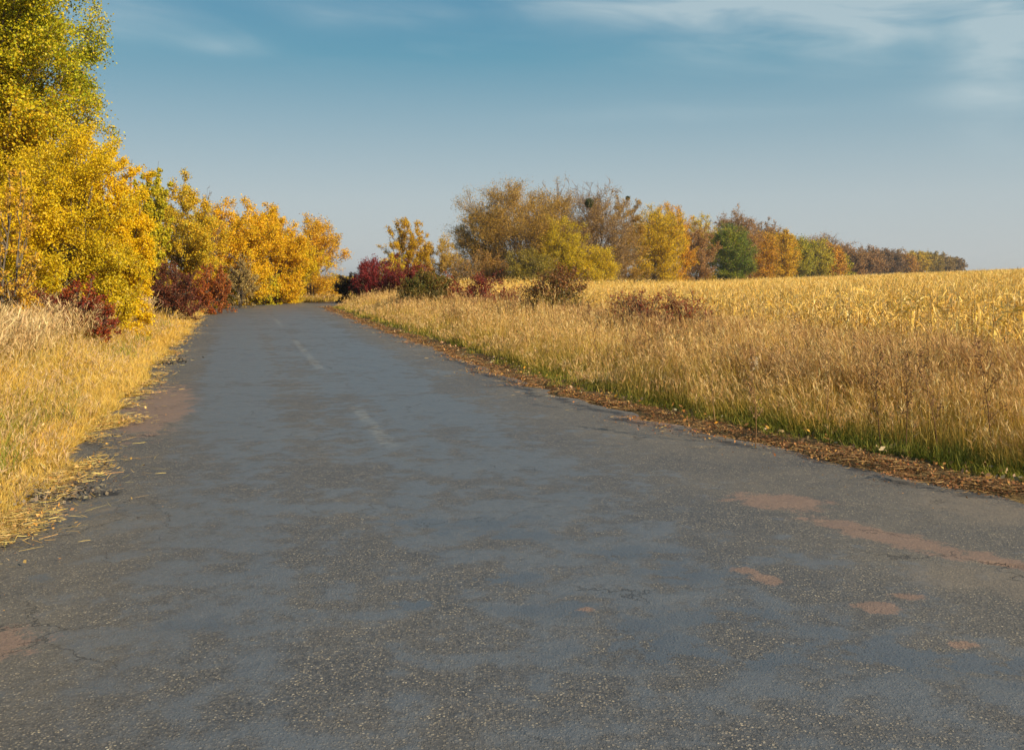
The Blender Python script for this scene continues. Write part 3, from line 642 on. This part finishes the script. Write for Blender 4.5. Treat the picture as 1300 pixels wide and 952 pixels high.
WIND = np.array([-.16, .05, 0])
def grass(A, rng, n, s0, s1, latfun, hfun, pal0, pal1, w0=.0035, wk=.00045, p=1.25, lean=.35, bendk=.35, heads=0.0, headcol=None, headlen=.18, windk=1.0, K=3):
    s = sample_s(rng, n, s0, s1, p); lat = latfun(rng, s)
    P2 = road_pt(s, lat); k = infield(P2); P2 = P2[k]; s = s[k]; lat = lat[k]; n = len(P2)
    X, Y = P2[:, 0], P2[:, 1]; z = terr(X, Y)
    # tussocks: pull toward clump centres
    h = hfun(rng, X, Y, s, lat)
    keep = h > .03; X, Y, z, h, s = X[keep], Y[keep], z[keep], h[keep], s[keep]; n = len(X)
    base = np.stack([X, Y, z-.02], -1)
    d = side_dirs(rng, n)*rng.random((n, 1))*lean + np.array([0, 0, 1]); d = unit(d)
    tus = np.stack([fbm(X*1.1, Y*1.1, 2)-.5, fbm(X*1.1+40, Y*1.1+7, 2)-.5, np.zeros(n)], -1)*1.1
    bend = side_dirs(rng, n)*rng.random((n, 1))*bendk + WIND*windk*.5 + tus*.5
    bend[:, 2] -= rng.random(n)*.35*bendk/.35
    W = w0+wk*Y*rng.uniform(.7, 1.3, n)
    cl = fbm(X*.7, Y*.7, 3)*.6+rng.random(n)*.55-.08
    c0 = mixcol(rng, pal0, n, clump=cl); c1 = mixcol(rng, pal1, n, clump=cl)
    side = side_dirs(rng, n)
    A.add(*strips(base, d, h, W, bend, side, K, None if K == 3 else np.linspace(1, .15, K+1), c0, c1))
    if heads > 0:
        m = rng.random(n) < heads; b0 = base[m]; dd = d[m]; bb = bend[m]; hh = h[m][:, None]; ww = W[m]; cc = c1[m]; nn = len(b0)
        R_ = 7
        tpos = rng.uniform(.74, 1.03, (R_, nn))
        for q in range(R_):
            t_ = tpos[q][:, None]
            pb = b0+dd*hh*t_+bb*hh*t_*t_
            dr = unit(unit(dd+2*bb*t_)*1.0+rng.normal(size=(nn, 3))*.5)
            L = headlen*rng.uniform(.25, .6, nn)
            hc = mixcol(rng, headcol, nn)
            A.add(*strips(pb, dr, L, ww*1.35+.0012, rng.normal(size=(nn, 3))*.25-np.array([0, 0, .2]), side_dirs(rng, nn), 2, np.array([.4, 1, .2]), hc, hc))

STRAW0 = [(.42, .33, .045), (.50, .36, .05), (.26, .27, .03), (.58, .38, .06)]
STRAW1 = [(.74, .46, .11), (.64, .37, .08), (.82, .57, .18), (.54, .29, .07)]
HEAD = [(.60, .36, .13), (.70, .47, .19), (.46, .25, .09), (.80, .60, .28)]
rg = np.random.default_rng(77)

# right verge, tall dry grass
A = Acc()
def lat_r(r, s):
    c = road_pt(s, 0)[:, 1]; return right_edge(c)+.75+r.random(len(s))**.85*8.5
def h_r(r, X, Y, s, lat):
    e = lat-right_edge(Y); n = fbm(X*.9+3, Y*.9, 3)
    h = (.25+.80*sstep(e, .6, 2.8))*(.22+1.40*n)*r.uniform(.55, 1.15, len(X))
    far = sstep(Y, 30, 48); h *= 1-.12*far
    h = h*(1+.35*sstep(e, 3, 6)*sstep(fbm(X*.35+70, Y*.35+2, 2), .42, .62))
    return np.minimum(h, .55+.50*sstep(e, 2., 5)+.28*r.random(len(X)))*np.where(r.random(len(X)) < .04, 1.25, 1)
def h_rb(r, X, Y, s, lat): return h_r(r, X, Y, s, lat)*(.45+.75*fbm(X*3.3, Y*3.3, 2))
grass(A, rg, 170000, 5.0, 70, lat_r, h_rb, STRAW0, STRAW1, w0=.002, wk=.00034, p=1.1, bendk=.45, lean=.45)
def h_rs(r, X, Y, s, lat):
    c = fbm(X*2.1+9, Y*2.1+5, 2)
    return h_r(r, X, Y, s, lat)*(.68+.55*c)*np.where(r.random(len(X)) < .14, r.uniform(1.2, 1.55, len(X)), 1)*np.where(r.random(len(X)) < .25+.9*c, 1, 0)
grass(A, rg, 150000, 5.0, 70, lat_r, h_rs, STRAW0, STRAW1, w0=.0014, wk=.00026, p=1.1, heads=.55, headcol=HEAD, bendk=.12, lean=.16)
o = A.obj('tall_grass', M_GRASS); tag(o, 'tall dry golden grass filling the right verge between road and corn', 'grass', kind='stuff')

# right verge, reddish brown dead weeds mixed in (fine twiggy stems)
A = Acc()
def lat_w(r, s):
    c = road_pt(s, 0)[:, 1]; return right_edge(c)+2.0+r.random(len(s))*6.0
def h_w(r, X, Y, s, lat):
    n = fbm(X*.5+13, Y*.5+4, 3); return np.where(n > .52, 1, 0)*r.uniform(.55, 1.05, len(X))*(.62+.35*n)
WEED = [(.48, .25, .07), (.56, .32, .09), (.36, .19, .06), (.64, .40, .12)]
grass(A, rg, 30000, 7, 60, lat_w, h_w, WEED, WEED, w0=.002, wk=.00032, p=1.1, heads=.9, headcol=[(.40, .23, .09), (.50, .32, .13), (.28, .16, .07)], bendk=.12, lean=.18, headlen=.26)
def lat_w2(r, s): return road_pt(s, 0)[:, 1]*0+HW+4.2+np.abs(r.normal(size=len(s)))*1.6
def h_w2(r, X, Y, s, lat):
    n = fbm(X*.8+33, Y*.8+14, 3); return np.where(n > .40, 1, 0)*r.uniform(.75, 1.25, len(X))*(.8+.3*n)
grass(A, rg, 16000, 9, 45, lat_w2, h_w2, WEED, [(.60, .36, .11), (.50, .28, .09), (.40, .21, .08), (.68, .46, .16)], w0=.002, wk=.0003, p=1.0, heads=.9, headcol=[(.46, .26, .10), (.60, .38, .15), (.34, .18, .08)], bendk=.15, lean=.25, headlen=.28)
o = A.obj('dead_weeds', M_GRASS); tag(o, 'reddish brown dead weed stems standing among the right verge grass', 'weeds', kind='stuff')

# right verge, low green grass
A = Acc()
GR0 = [(.06, .08, .012), (.10, .12, .015), (.16, .15, .02), (.24, .19, .03)]
GR1 = [(.13, .17, .018), (.20, .21, .025), (.34, .29, .04), (.52, .36, .08)]
def lat_g(r, s):
    c = road_pt(s, 0)[:, 1]; return right_edge(c)+.42+np.abs(r.normal(size=len(s)))*1.0
def h_g(r, X, Y, s, lat):
    n = fbm(X*1.6+31, Y*1.6, 3); e = lat-right_edge(Y)
    return np.where(n+.28*sstep(e, .3, 1.0) > .63+.09*r.normal(size=len(X)), 1, 0)*r.uniform(.05, .22, len(X))*(.6+.7*sstep(e, .4, 1.5))
grass(A, rg, 60000, 5.0, 60, lat_g, h_g, GR0, GR1, w0=.003, wk=.0005, p=1.35, bendk=.5, lean=.6, windk=.3)
def lat_l(r, s):
    c = road_pt(s, 0)[:, 1]; return -(left_edge(c)+.5+r.random(len(s))*5)
def h_lg(r, X, Y, s, lat):
    n = fbm(X*.8+61, Y*.8, 3); return np.where((n > .55), 1, 0)*r.uniform(.15, .45, len(X))
grass(A, rg, 45000, 4.0, 35, lat_l, h_lg, GR0, [(.16, .24, .02), (.24, .28, .03), (.36, .32, .05), (.14, .2, .02)], w0=.0035, wk=.0005, p=1.2, bendk=.5, lean=.5, windk=.3)
o = A.obj('green_grass', M_GRASS); tag(o, 'short fresh green grass along the foot of the verges', 'grass', kind='stuff')

# left verge golden grass
A = Acc()
GOLD0 = [(.54, .35, .04), (.62, .40, .05), (.38, .33, .03), (.66, .42, .06)]
GOLD1 = [(.84, .54, .11), (.76, .45, .08), (.86, .62, .20), (.68, .39, .06)]
def lat_lf(r, s):
    c = road_pt(s, 0)[:, 1]; return -(left_edge(c)+.05+r.random(len(s))**.9*8.0)
def h_lf(r, X, Y, s, lat):
    e = -lat-left_edge(Y); n = fbm(X*.9+23, Y*.9, 3)
    return (.16+.70*sstep(e, .1, 2.0)+.30*sstep(e, 2, 4)+.35*sstep(e, 1.5, 3.5)*sstep(Y, 14, 22))*(.5+.85*n)*r.uniform(.5, 1.15, len(X))
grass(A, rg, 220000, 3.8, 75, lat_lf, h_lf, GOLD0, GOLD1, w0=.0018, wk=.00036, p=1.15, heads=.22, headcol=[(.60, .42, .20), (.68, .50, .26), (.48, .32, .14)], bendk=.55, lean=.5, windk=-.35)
# flattened overhanging golden straw at the left edge
def lat_lo(r, s):
    c = road_pt(s, 0)[:, 1]; return -(left_edge(c)+.06+np.abs(r.normal(size=len(s)))*.5)
def h_lo(r, X, Y, s, lat): return r.uniform(.10, .30, len(X))*(.6+.4*sstep(Y, 5, 14))
grass(A, rg, 110000, 3.8, 60, lat_lo, h_lo, GOLD0, GOLD1, w0=.0016, wk=.00036, p=1.2, bendk=.7, lean=.8, windk=-.8)
o = A.obj('golden_grass', M_GRASS); tag(o, 'sunlit golden grass covering the left verge and hanging over the road edge', 'grass', kind='stuff')

# left verge pale feathery reed grass
A = Acc()
def lat_lp(r, s):
    c = road_pt(s, 0)[:, 1]; return -(left_edge(c)+1.6+r.random(len(s))*5.5)
def h_lp(r, X, Y, s, lat):
    n = fbm(X*.45+83, Y*.45+9, 3); return np.where(n+.15*sstep(Y, 12, 24) > .44, 1, 0)*r.uniform(.75, 1.25, len(X))*(.8+.3*n)
PALE = [(.62, .43, .20), (.70, .50, .24), (.52, .35, .15), (.78, .60, .32)]
grass(A, rg, 60000, 9, 60, lat_lp, h_lp, STRAW0, PALE, w0=.003, wk=.00042, p=1.0, heads=1.0, headcol=PALE, bendk=.3, lean=.3, headlen=.34, windk=-.3)
o = A.obj('feather_grass', M_GRASS); tag(o, 'pale feathery reed grass behind the golden grass on the left verge', 'grass', kind='stuff')

# far side of the bend and beyond: grass belt below the trees
A = Acc()
def lat_fb(r, s):
    return -(HW+.1+r.random(len(s))*14)
def h_fb(r, X, Y, s, lat): return r.uniform(.35, .8, len(X))*(.6+.6*fbm(X*.4, Y*.4, 2))
grass(A, rg, 50000, 44, 130, lat_fb, h_fb, [(.45, .31, .07), (.36, .28, .05), (.52, .36, .1)], [(.66, .45, .10), (.58, .40, .08), (.70, .50, .17)], w0=.004, wk=.0006, p=1.0, heads=.2, headcol=PALE, bendk=.35, lean=.35, windk=0)
def lat_tb(r, s): return HW+.3+r.random(len(s))*5
o = A.obj('bend_grass', M_GRASS); tag(o, 'golden grass along the outside of the bend under the orange trees', 'grass', kind='stuff')

# ------------------------------------------------------------------ litter on the shoulders
A = Acc(); rl = np.random.default_rng(9)
def litter(n, s0, s1, latfun, size, pal, p=1.2, zr=.02, flat=.7, aspect=.6):
    s = sample_s(rl, n, s0, s1, p); lat = latfun(s); P2 = road_pt(s, lat); k = infield(P2, .5); P2 = P2[k]; n = len(P2)
    l = lat_of(P2[:, 0], P2[:, 1]); onroad = (l < right_edge(P2[:, 1])) & (l > -left_edge(P2[:, 1]))
    z = terr(P2[:, 0], P2[:, 1]); z = np.where(onroad, .025, z)
    P = np.stack([P2[:, 0], P2[:, 1], z+.008+rl.random(n)*zr], -1)
    sz = size*rl.uniform(.4, 1.3, n)*(1+P[:, 1]*.02)
    A.add(*quads(rl, P, sz, aspect, mixcol(rl, pal, n, jitter=.2), flat))
def straw(n, s0, s1, latfun, pal, p=1.2, L=.12):
    s = sample_s(rl, n, s0, s1, p); lat = latfun(s); P2 = road_pt(s, lat); k = infield(P2, .5); P2 = P2[k]; n = len(P2)
    l = lat_of(P2[:, 0], P2[:, 1]); onroad = (l < right_edge(P2[:, 1])) & (l > -left_edge(P2[:, 1]))
    z = terr(P2[:, 0], P2[:, 1]); z = np.where(onroad, .028, z)
    P = np.stack([P2[:, 0], P2[:, 1], z+.006+rl.random(n)*.02], -1)
    d = side_dirs(rl, n)+np.array([0, 0, .05]); sd = unit(np.cross(d, np.array([0, 0, 1.]))*1.0+rl.normal(size=(n, 3))*.4)
    c = mixcol(rl, pal, n, jitter=.2)
    A.add(*strips(P, d, L*rl.uniform(.3, 1.3, n), .0022+.00032*P[:, 1], rl.normal(size=(n, 3))*.15*np.array([1, 1, .2]), sd, 2, np.array([.8, 1, .5]), c, c))
RUST = [(.30, .13, .045), (.38, .18, .06), (.20, .09, .035), (.48, .27, .09), (.13, .07, .03)]
lr = lambda s: right_edge(road_pt(s, 0)[:, 1])+.20+rl.normal(size=len(s))*(.05+.34*fbm(s*1.3, s*0+8, 3)**1.3)+(fbm(s*.8+30, s*0+2, 3)-.5)*.5
litter(26000, 4.5, 60, lr, .026, RUST)
straw(13000, 4.5, 60, lr, [(.36, .20, .08), (.46, .29, .12), (.24, .12, .05)])
lr2 = lambda s: right_edge(road_pt(s, 0)[:, 1])+.25+np.abs(rl.normal(size=len(s)))*.7
litter(1100, 5, 40, lr2 , .05, [(.34, .22, .11), (.30, .17, .07), (.42, .30, .17), (.40, .19, .05)], zr=.07, flat=.3, p=1.4)
litter(60, 5, 25, lr2, .05, [(.55, .26, .03), (.55, .36, .06)], zr=.08, flat=.2, p=1.4)
ll = lambda s: -(left_edge(road_pt(s, 0)[:, 1])+.20+rl.normal(size=len(s))*.20)
litter(16000, 3.5, 50, ll, .03, [(.40, .24, .08), (.55, .36, .12), (.26, .15, .06), (.5, .26, .06)])
straw(52000, 3.5, 60, ll, [(.66, .45, .12), (.56, .36, .09), (.72, .54, .2), (.40, .24, .07)], L=.09)
lt = lambda s: -(left_edge(road_pt(s, 0)[:, 1])+.25+np.abs(rl.normal(size=len(s)))*.6)
litter(500, 3.6, 14, lt, .075, [(.66, .46, .18), (.72, .56, .28), (.56, .32, .08)], zr=.12, flat=.2, p=1.4)
# scattered bits on the asphalt, mostly by the edges
lo = lambda s: right_edge(road_pt(s, 0)[:, 1])-np.abs(rl.normal(size=len(s)))*.45
litter(1800, 3.6, 40, lo, .018, RUST, zr=.004, flat=.9)
straw(420, 4, 30, lo, [(.5, .34, .14), (.40, .25, .1)], L=.12)
lo2 = lambda s: -left_edge(road_pt(s, 0)[:, 1])+np.abs(rl.normal(size=len(s)))*.3
litter(900, 3.6, 30, lo2, .016, RUST, zr=.004, flat=.9)
straw(500, 3.6, 25, lo2, [(.6, .42, .14), (.5, .34, .1)], L=.14)
# gravel crumbs
def crumbs(n, cx, cy, hx, hy, size):
    P = np.stack([cx+rl.normal(size=n)*hx, cy+rl.normal(size=n)*hy, np.full(n, .03)], -1)
    A.add(*quads(rl, P, size*rl.uniform(.5, 1.5, n), .8, mixcol(rl, [(.16, .13, .09), (.25, .2, .14), (.08, .07, .06)], n), .3))
crumbs(500, -3.62, 7.5, .18, .16, .03); crumbs(160, -6.95, 19.1, .25, .4, .05)
o = A.obj('leaf_litter', M_LITTER); tag(o, 'rust brown fallen leaves and straw along both road edges', 'leaf litter', kind='stuff')

# ------------------------------------------------------------------ corn
rc = np.random.default_rng(31)
CORN0 = [(.78, .47, .075), (.82, .53, .09), (.68, .38, .05), (.86, .61, .17)]
CORN1 = [(.88, .60, .15), (.90, .68, .22), (.80, .50, .09), (.92, .79, .44)]  # palest entry paints the shiny leaf highlights into the colour
def corn_leaves(r, base, H, nl, wid, K, lo=.25):
    """ribbon leaves for plants standing at base; one row per leaf"""
    n = len(base); N = n*nl
    b = np.repeat(base, nl, 0); h = np.repeat(H, nl); az_ = np.repeat(r.uniform(0, 6.28, n), nl)+np.tile(np.arange(nl)*math.pi, n)+r.normal(size=N)*.45
    u = lo+(1-lo)*np.tile(np.linspace(0, 1, nl), n)*.92+r.normal(size=N)*.02
    d = np.stack([np.cos(az_), np.sin(az_), r.uniform(.5, 1.5, N)], -1); d = unit(d)
    L = r.uniform(.22, .62, N)*(1.1-.35*u)
    bend = np.stack([np.cos(az_)*.1, np.sin(az_)*.1, -r.uniform(.7, 2.0, N)], -1)+r.normal(size=(N, 3))*.35
    side = unit(np.stack([-np.sin(az_), np.cos(az_), np.zeros(N)], -1)+r.normal(size=(N, 3))*.55)
    p = b+np.stack([np.zeros(N), np.zeros(N), h*u], -1)
    W = wid*r.uniform(.6, 1.2, N)
    cl = .55*np.repeat(r.random(n), nl)+.5*r.random(N)
    c0 = mixcol(r, CORN0, N, clump=cl, jitter=.16); c1 = mixcol(r, CORN1, N, clump=cl, jitter=.16)
    prof = np.interp(np.linspace(0, 1, K+1), [0, .3, .7, 1], [.55, 1, .7, .08])
    return strips(p, d, L, W, bend, side, K, prof, c0, c1)
def corn_stalks(r, base, H, rad, sides=4):
    top = base+np.stack([r.normal(size=len(base))*.06, r.normal(size=len(base))*.06, H], -1)
    V, Fq, C = prisms(base, top, np.full(len(base), rad), np.full(len(base), rad*.35), sides, (.5, .36, .14))
    return V, Fq, C*np.repeat(r.uniform(.7, 1.2, (len(base), 1)), 2*sides, 0)
def corn_tassel(r, base, H, L, w, k=5):
    n = len(base); p = np.repeat(base+np.stack([np.zeros(n), np.zeros(n), H], -1), k, 0); N = n*k
    d = unit(np.array([0, 0, 1.])+side_dirs(r, N)*r.uniform(.05, .7, (N, 1)))
    c = mixcol(r, [(.84, .54, .14), (.74, .44, .09), (.88, .66, .24)], N)
    return strips(p, d, L*r.uniform(.5, 1.1, N), np.full(N, w), side_dirs(r, N)*.3-np.array([0, 0, .3])*r.random((N, 1)), side_dirs(r, N), 2, np.array([.6, 1, .4]), c, c)
CORN_LAT = HW+7.6
def corn_ok(P):
    X, Y = P[:, 0], P[:, 1]
    return (Y > 6) & (X < Y*.58+2.5) & (X > -Y*.2-2) & (lat_of(X, Y) > HW+3)
# row-planted near field
rows = []
for k in range(0, 75):
    s = np.arange(4, 70, .24); s = s+rc.normal(size=len(s))*.05
    lat = CORN_LAT+.70*k+rc.normal(size=len(s))*.07
    rows.append(np.column_stack([S0+s[:, None]*D1+lat[:, None]*R1, np.full(len(s), k)]))
rows = np.concatenate(rows); okk = corn_ok(rows) & (rows[:, 1] < 48)
rows = rows[okk & (rc.random(len(rows)) < .95)]
front = np.where((rows[:, 2] <= 1) & (rows[:, 1] > 11.0) & (rows[:, 1] < 26) & (rows[:, 0] < rows[:, 1]*.545))[0]
front = front[np.argsort(rows[front, 1])][:120]
mask = np.ones(len(rows), bool); mask[front] = False
def corn_base(P): return np.stack([P[:, 0], P[:, 1], terr(P[:, 0], P[:, 1])-.03], -1)
A = Acc()
P = rows[mask]; B = corn_base(P); Hc = rc.uniform(1.45, 1.78, len(B))
A.add(*corn_leaves(rc, B, Hc, 26, .038, 4)); A.add(*corn_stalks(rc, B, Hc+.03, .013)); A.add(*corn_tassel(rc, B, Hc, .26, .009))
def far_corn(n, y0, y1, nl, wid, K, p):
    Y = sample_s(rc, n, y0, y1, p); Xl = 4.66-.294*Y; X = Xl+rc.random(n)*(Y*.58+3-Xl)
    P = np.stack([X, Y], -1); P = P[corn_ok(P) & (lat_of(X, Y) > CORN_LAT*.5)]
    # keep the field off the right verge strip
    l = (P-S0) @ R1; P = P[l > CORN_LAT]
    B = corn_base(P); H = rc.uniform(1.42, 1.78, len(B))
    A.add(*corn_leaves(rc, B, H, nl, wid, K, lo=.45)); A.add(*corn_tassel(rc, B, H, .22, .007+wid*.08, 2))
far_corn(30000, 46, 125, 15, .050, 3, .6)
far_corn(34000, 120, 460, 9, .12, 2, 1.0)
o = A.obj('corn_field', M_CORN); tag(o, 'dry straw yellow corn field spreading to the horizon on the right', 'corn field', kind='stuff')
# plants of the front rows, one by one
protos = []
for v in range(6):
    r = np.random.default_rng(500+v); H = r.uniform(1.5, 1.8); b = np.zeros((1, 3))
    root = empty('corn_plant', (0, 0, 0), 'dry corn plant standing in the front rows of the field', 'corn plant', 'corn plants of the front rows')
    a = Acc(); a.add(*corn_stalks(r, b, np.array([H+.03]), .014, 6)); a.obj('stalk', M_CORN, root)
    a = Acc(); a.add(*corn_leaves(r, b, np.array([H]), 26, .040, 5, lo=.12)); a.obj('leaves', M_CORN, root)
    a = Acc(); a.add(*corn_tassel(r, b, np.array([H]), .28, .008, 7)); a.obj('tassel', M_CORN, root)
    an = r.uniform(0, 6.28); e0 = np.array([[math.cos(an)*.02, math.sin(an)*.02, H*.5]]); ed = np.array([[math.cos(an)*.10, math.sin(an)*.10, .05]])
    a = Acc()
    a.add(*prisms(e0, e0+ed*.5, np.array([.012]), np.array([.030]), 7, (.62, .46, .2)))
    a.add(*prisms(e0+ed*.5, e0+ed*1.3+[[0, 0, -.04]], np.array([.030]), np.array([.024]), 7, (.70, .54, .26)))
    a.add(*prisms(e0+ed*1.3+[[0, 0, -.04]], e0+ed*1.9+[[0, 0, -.09]], np.array([.024]), np.array([.004]), 7, (.6, .42, .2)))
    a.obj('ear', M_CORN, root)
    protos.append(root)
FB = corn_base(rows[front])
for i in range(len(front)):
    if i < 6: r_ = protos[i]
    else:
        src = protos[i % 6]; r_ = src.copy(); COL.objects.link(r_)
        for ch in list(src.children):
            c_ = ch.copy(); COL.objects.link(c_); c_.parent = r_
    r_.location = FB[i]; r_.rotation_euler = (0, 0, rc.uniform(0, 6.28)); s_ = rc.uniform(.9, 1.05); r_.scale = (s_, s_, s_)

# ------------------------------------------------------------------ single weeds that stand out
def weed(px, D, H, label, kind, seed):
    r = np.random.default_rng(seed); x, y = place(px, D); z = gz(x, y)-.02
    root = empty('dry_weed', (x, y, z), label, 'weed', 'single dry weeds on the right verge')
    col = {'brown': (.20, .11, .05), 'tan': (.42, .27, .12), 'tuft': (.30, .17, .08)}[kind]
    P0, P1, r0, r1 = [], [], [], []; p = np.zeros(3); d = unit(np.array([r.normal()*.08, r.normal()*.08, 1.])); nodes = []
    for i in range(8):
        q = p+d*H/8; P0.append(p); P1.append(q); r0.append(.006-.0005*i); r1.append(.0055-.0005*i); nodes.append(q); p = q; d = unit(d+r.normal(size=3)*.06)
    tips = [p]
    for i in range(2, 8):
        for b in range(2):
            a = r.uniform(0, 6.28); bd = unit(np.array([math.cos(a), math.sin(a), 1.3])); L = H*r.uniform(.12, .3)*(1.15-i/9)
            q = nodes[i]; 
            for s_ in range(3):
                q2 = q+bd*L/3; P0.append(q); P1.append(q2); r0.append(.0028); r1.append(.002); q = q2; bd = unit(bd+np.array([0, 0, .15])+r.normal(size=3)*.1)
                tips.append(q)
    a = Acc(); a.add(*prisms(P0, P1, np.array(r0), np.array(r1), 4, col))
    tips = np.array(tips); n = 260
    Pt = tips[r.integers(0, len(tips), n)]+r.normal(size=(n, 3))*.018
    a.add(*quads(r, Pt, r.uniform(.012, .03, n), .6, mixcol(r, [col, tuple(np.array(col)*1.4)], n))); a.obj('stem', M_GRASS, root)
    if kind == 'tuft':
        n = 90; c_ = np.array([0, 0, H*.93]); Pt = c_+r.normal(size=(n, 3))*np.array([.018, .018, .032])
        a = Acc(); a.add(*quads(r, Pt, r.uniform(.012, .035, n), .5, mixcol(r, [(.72, .60, .42), (.6, .46, .28)], n))); a.obj('tuft', M_GRASS, root)
for i, (px, D, H, lab, kind) in enumerate([
    (959, 9.6, 1.02, 'tall weed with a white woolly tuft, in front of the right-hand grass', 'tuft'),
    (1118, 9.4, 1.0, 'dark brown branching weed right of the woolly-tufted one', 'brown'),
    (1150, 9.2, .95, 'dark brown branching weed, second right of the woolly-tufted one', 'brown'),
    (1190, 9.0, 1.0, 'brown seedy weed in the middle of the right-hand grass', 'brown'),
    (1262, 8.9, 1.1, 'brown seedy weed closest to the right picture edge', 'brown'),
    (908, 11.2, 1.15, 'reddish tan slender weed left of the woolly-tufted one', 'tan'),
    (985, 11.0, 1.1, 'tan slender weed just behind the woolly-tufted one', 'tan'),
    (1050, 10.5, 1.12, 'tan branching weed between the woolly-tufted and the dark brown weeds', 'tan'),
    (838, 13.5, 1.15, 'reddish tan weed below the thin dark red shrubs', 'tan'),
    (760, 16.5, 1.2, 'brown weed right of the burgundy sapling', 'brown'),
    (735, 18, 1.2, 'brown weed at the foot of the burgundy sapling', 'brown'),
    (648, 24, 1.3, 'thin brown weed left of the burgundy sapling', 'brown'),
    (1010, 12.0, 1.25, 'tall tan weed reaching up in front of the corn', 'tan')]):
    weed(px, D, H, lab, kind, 900+i)

# ------------------------------------------------------------------ thin autumn haze
m, t = new_mat('haze')
pv = t.n('ShaderNodeVolumePrincipled', {'Color': (.80, .84, .88, 1), 'Density': .00021, 'Anisotropy': .2})
oo = t.n('ShaderNodeOutputMaterial'); t.nt.links.new(pv.outputs[0], oo.inputs['Volume'])
x0, x1, y0, y1, z0_, z1_ = -3600, 3600, -1000, 7100, -4.0, 24.0
V = [(x, y, z) for z in (z0_, z1_) for y in (y0, y1) for x in (x0, x1)]
hz = build('haze', np.array(V), np.array([(0, 2, 3, 1), (4, 5, 7, 6), (0, 1, 5, 4), (2, 6, 7, 3), (0, 4, 6, 2), (1, 3, 7, 5)]), m)
tag(hz, 'thin pale haze softening the far trees', 'haze', kind='stuff')
scene.cycles.volume_bounces = 0
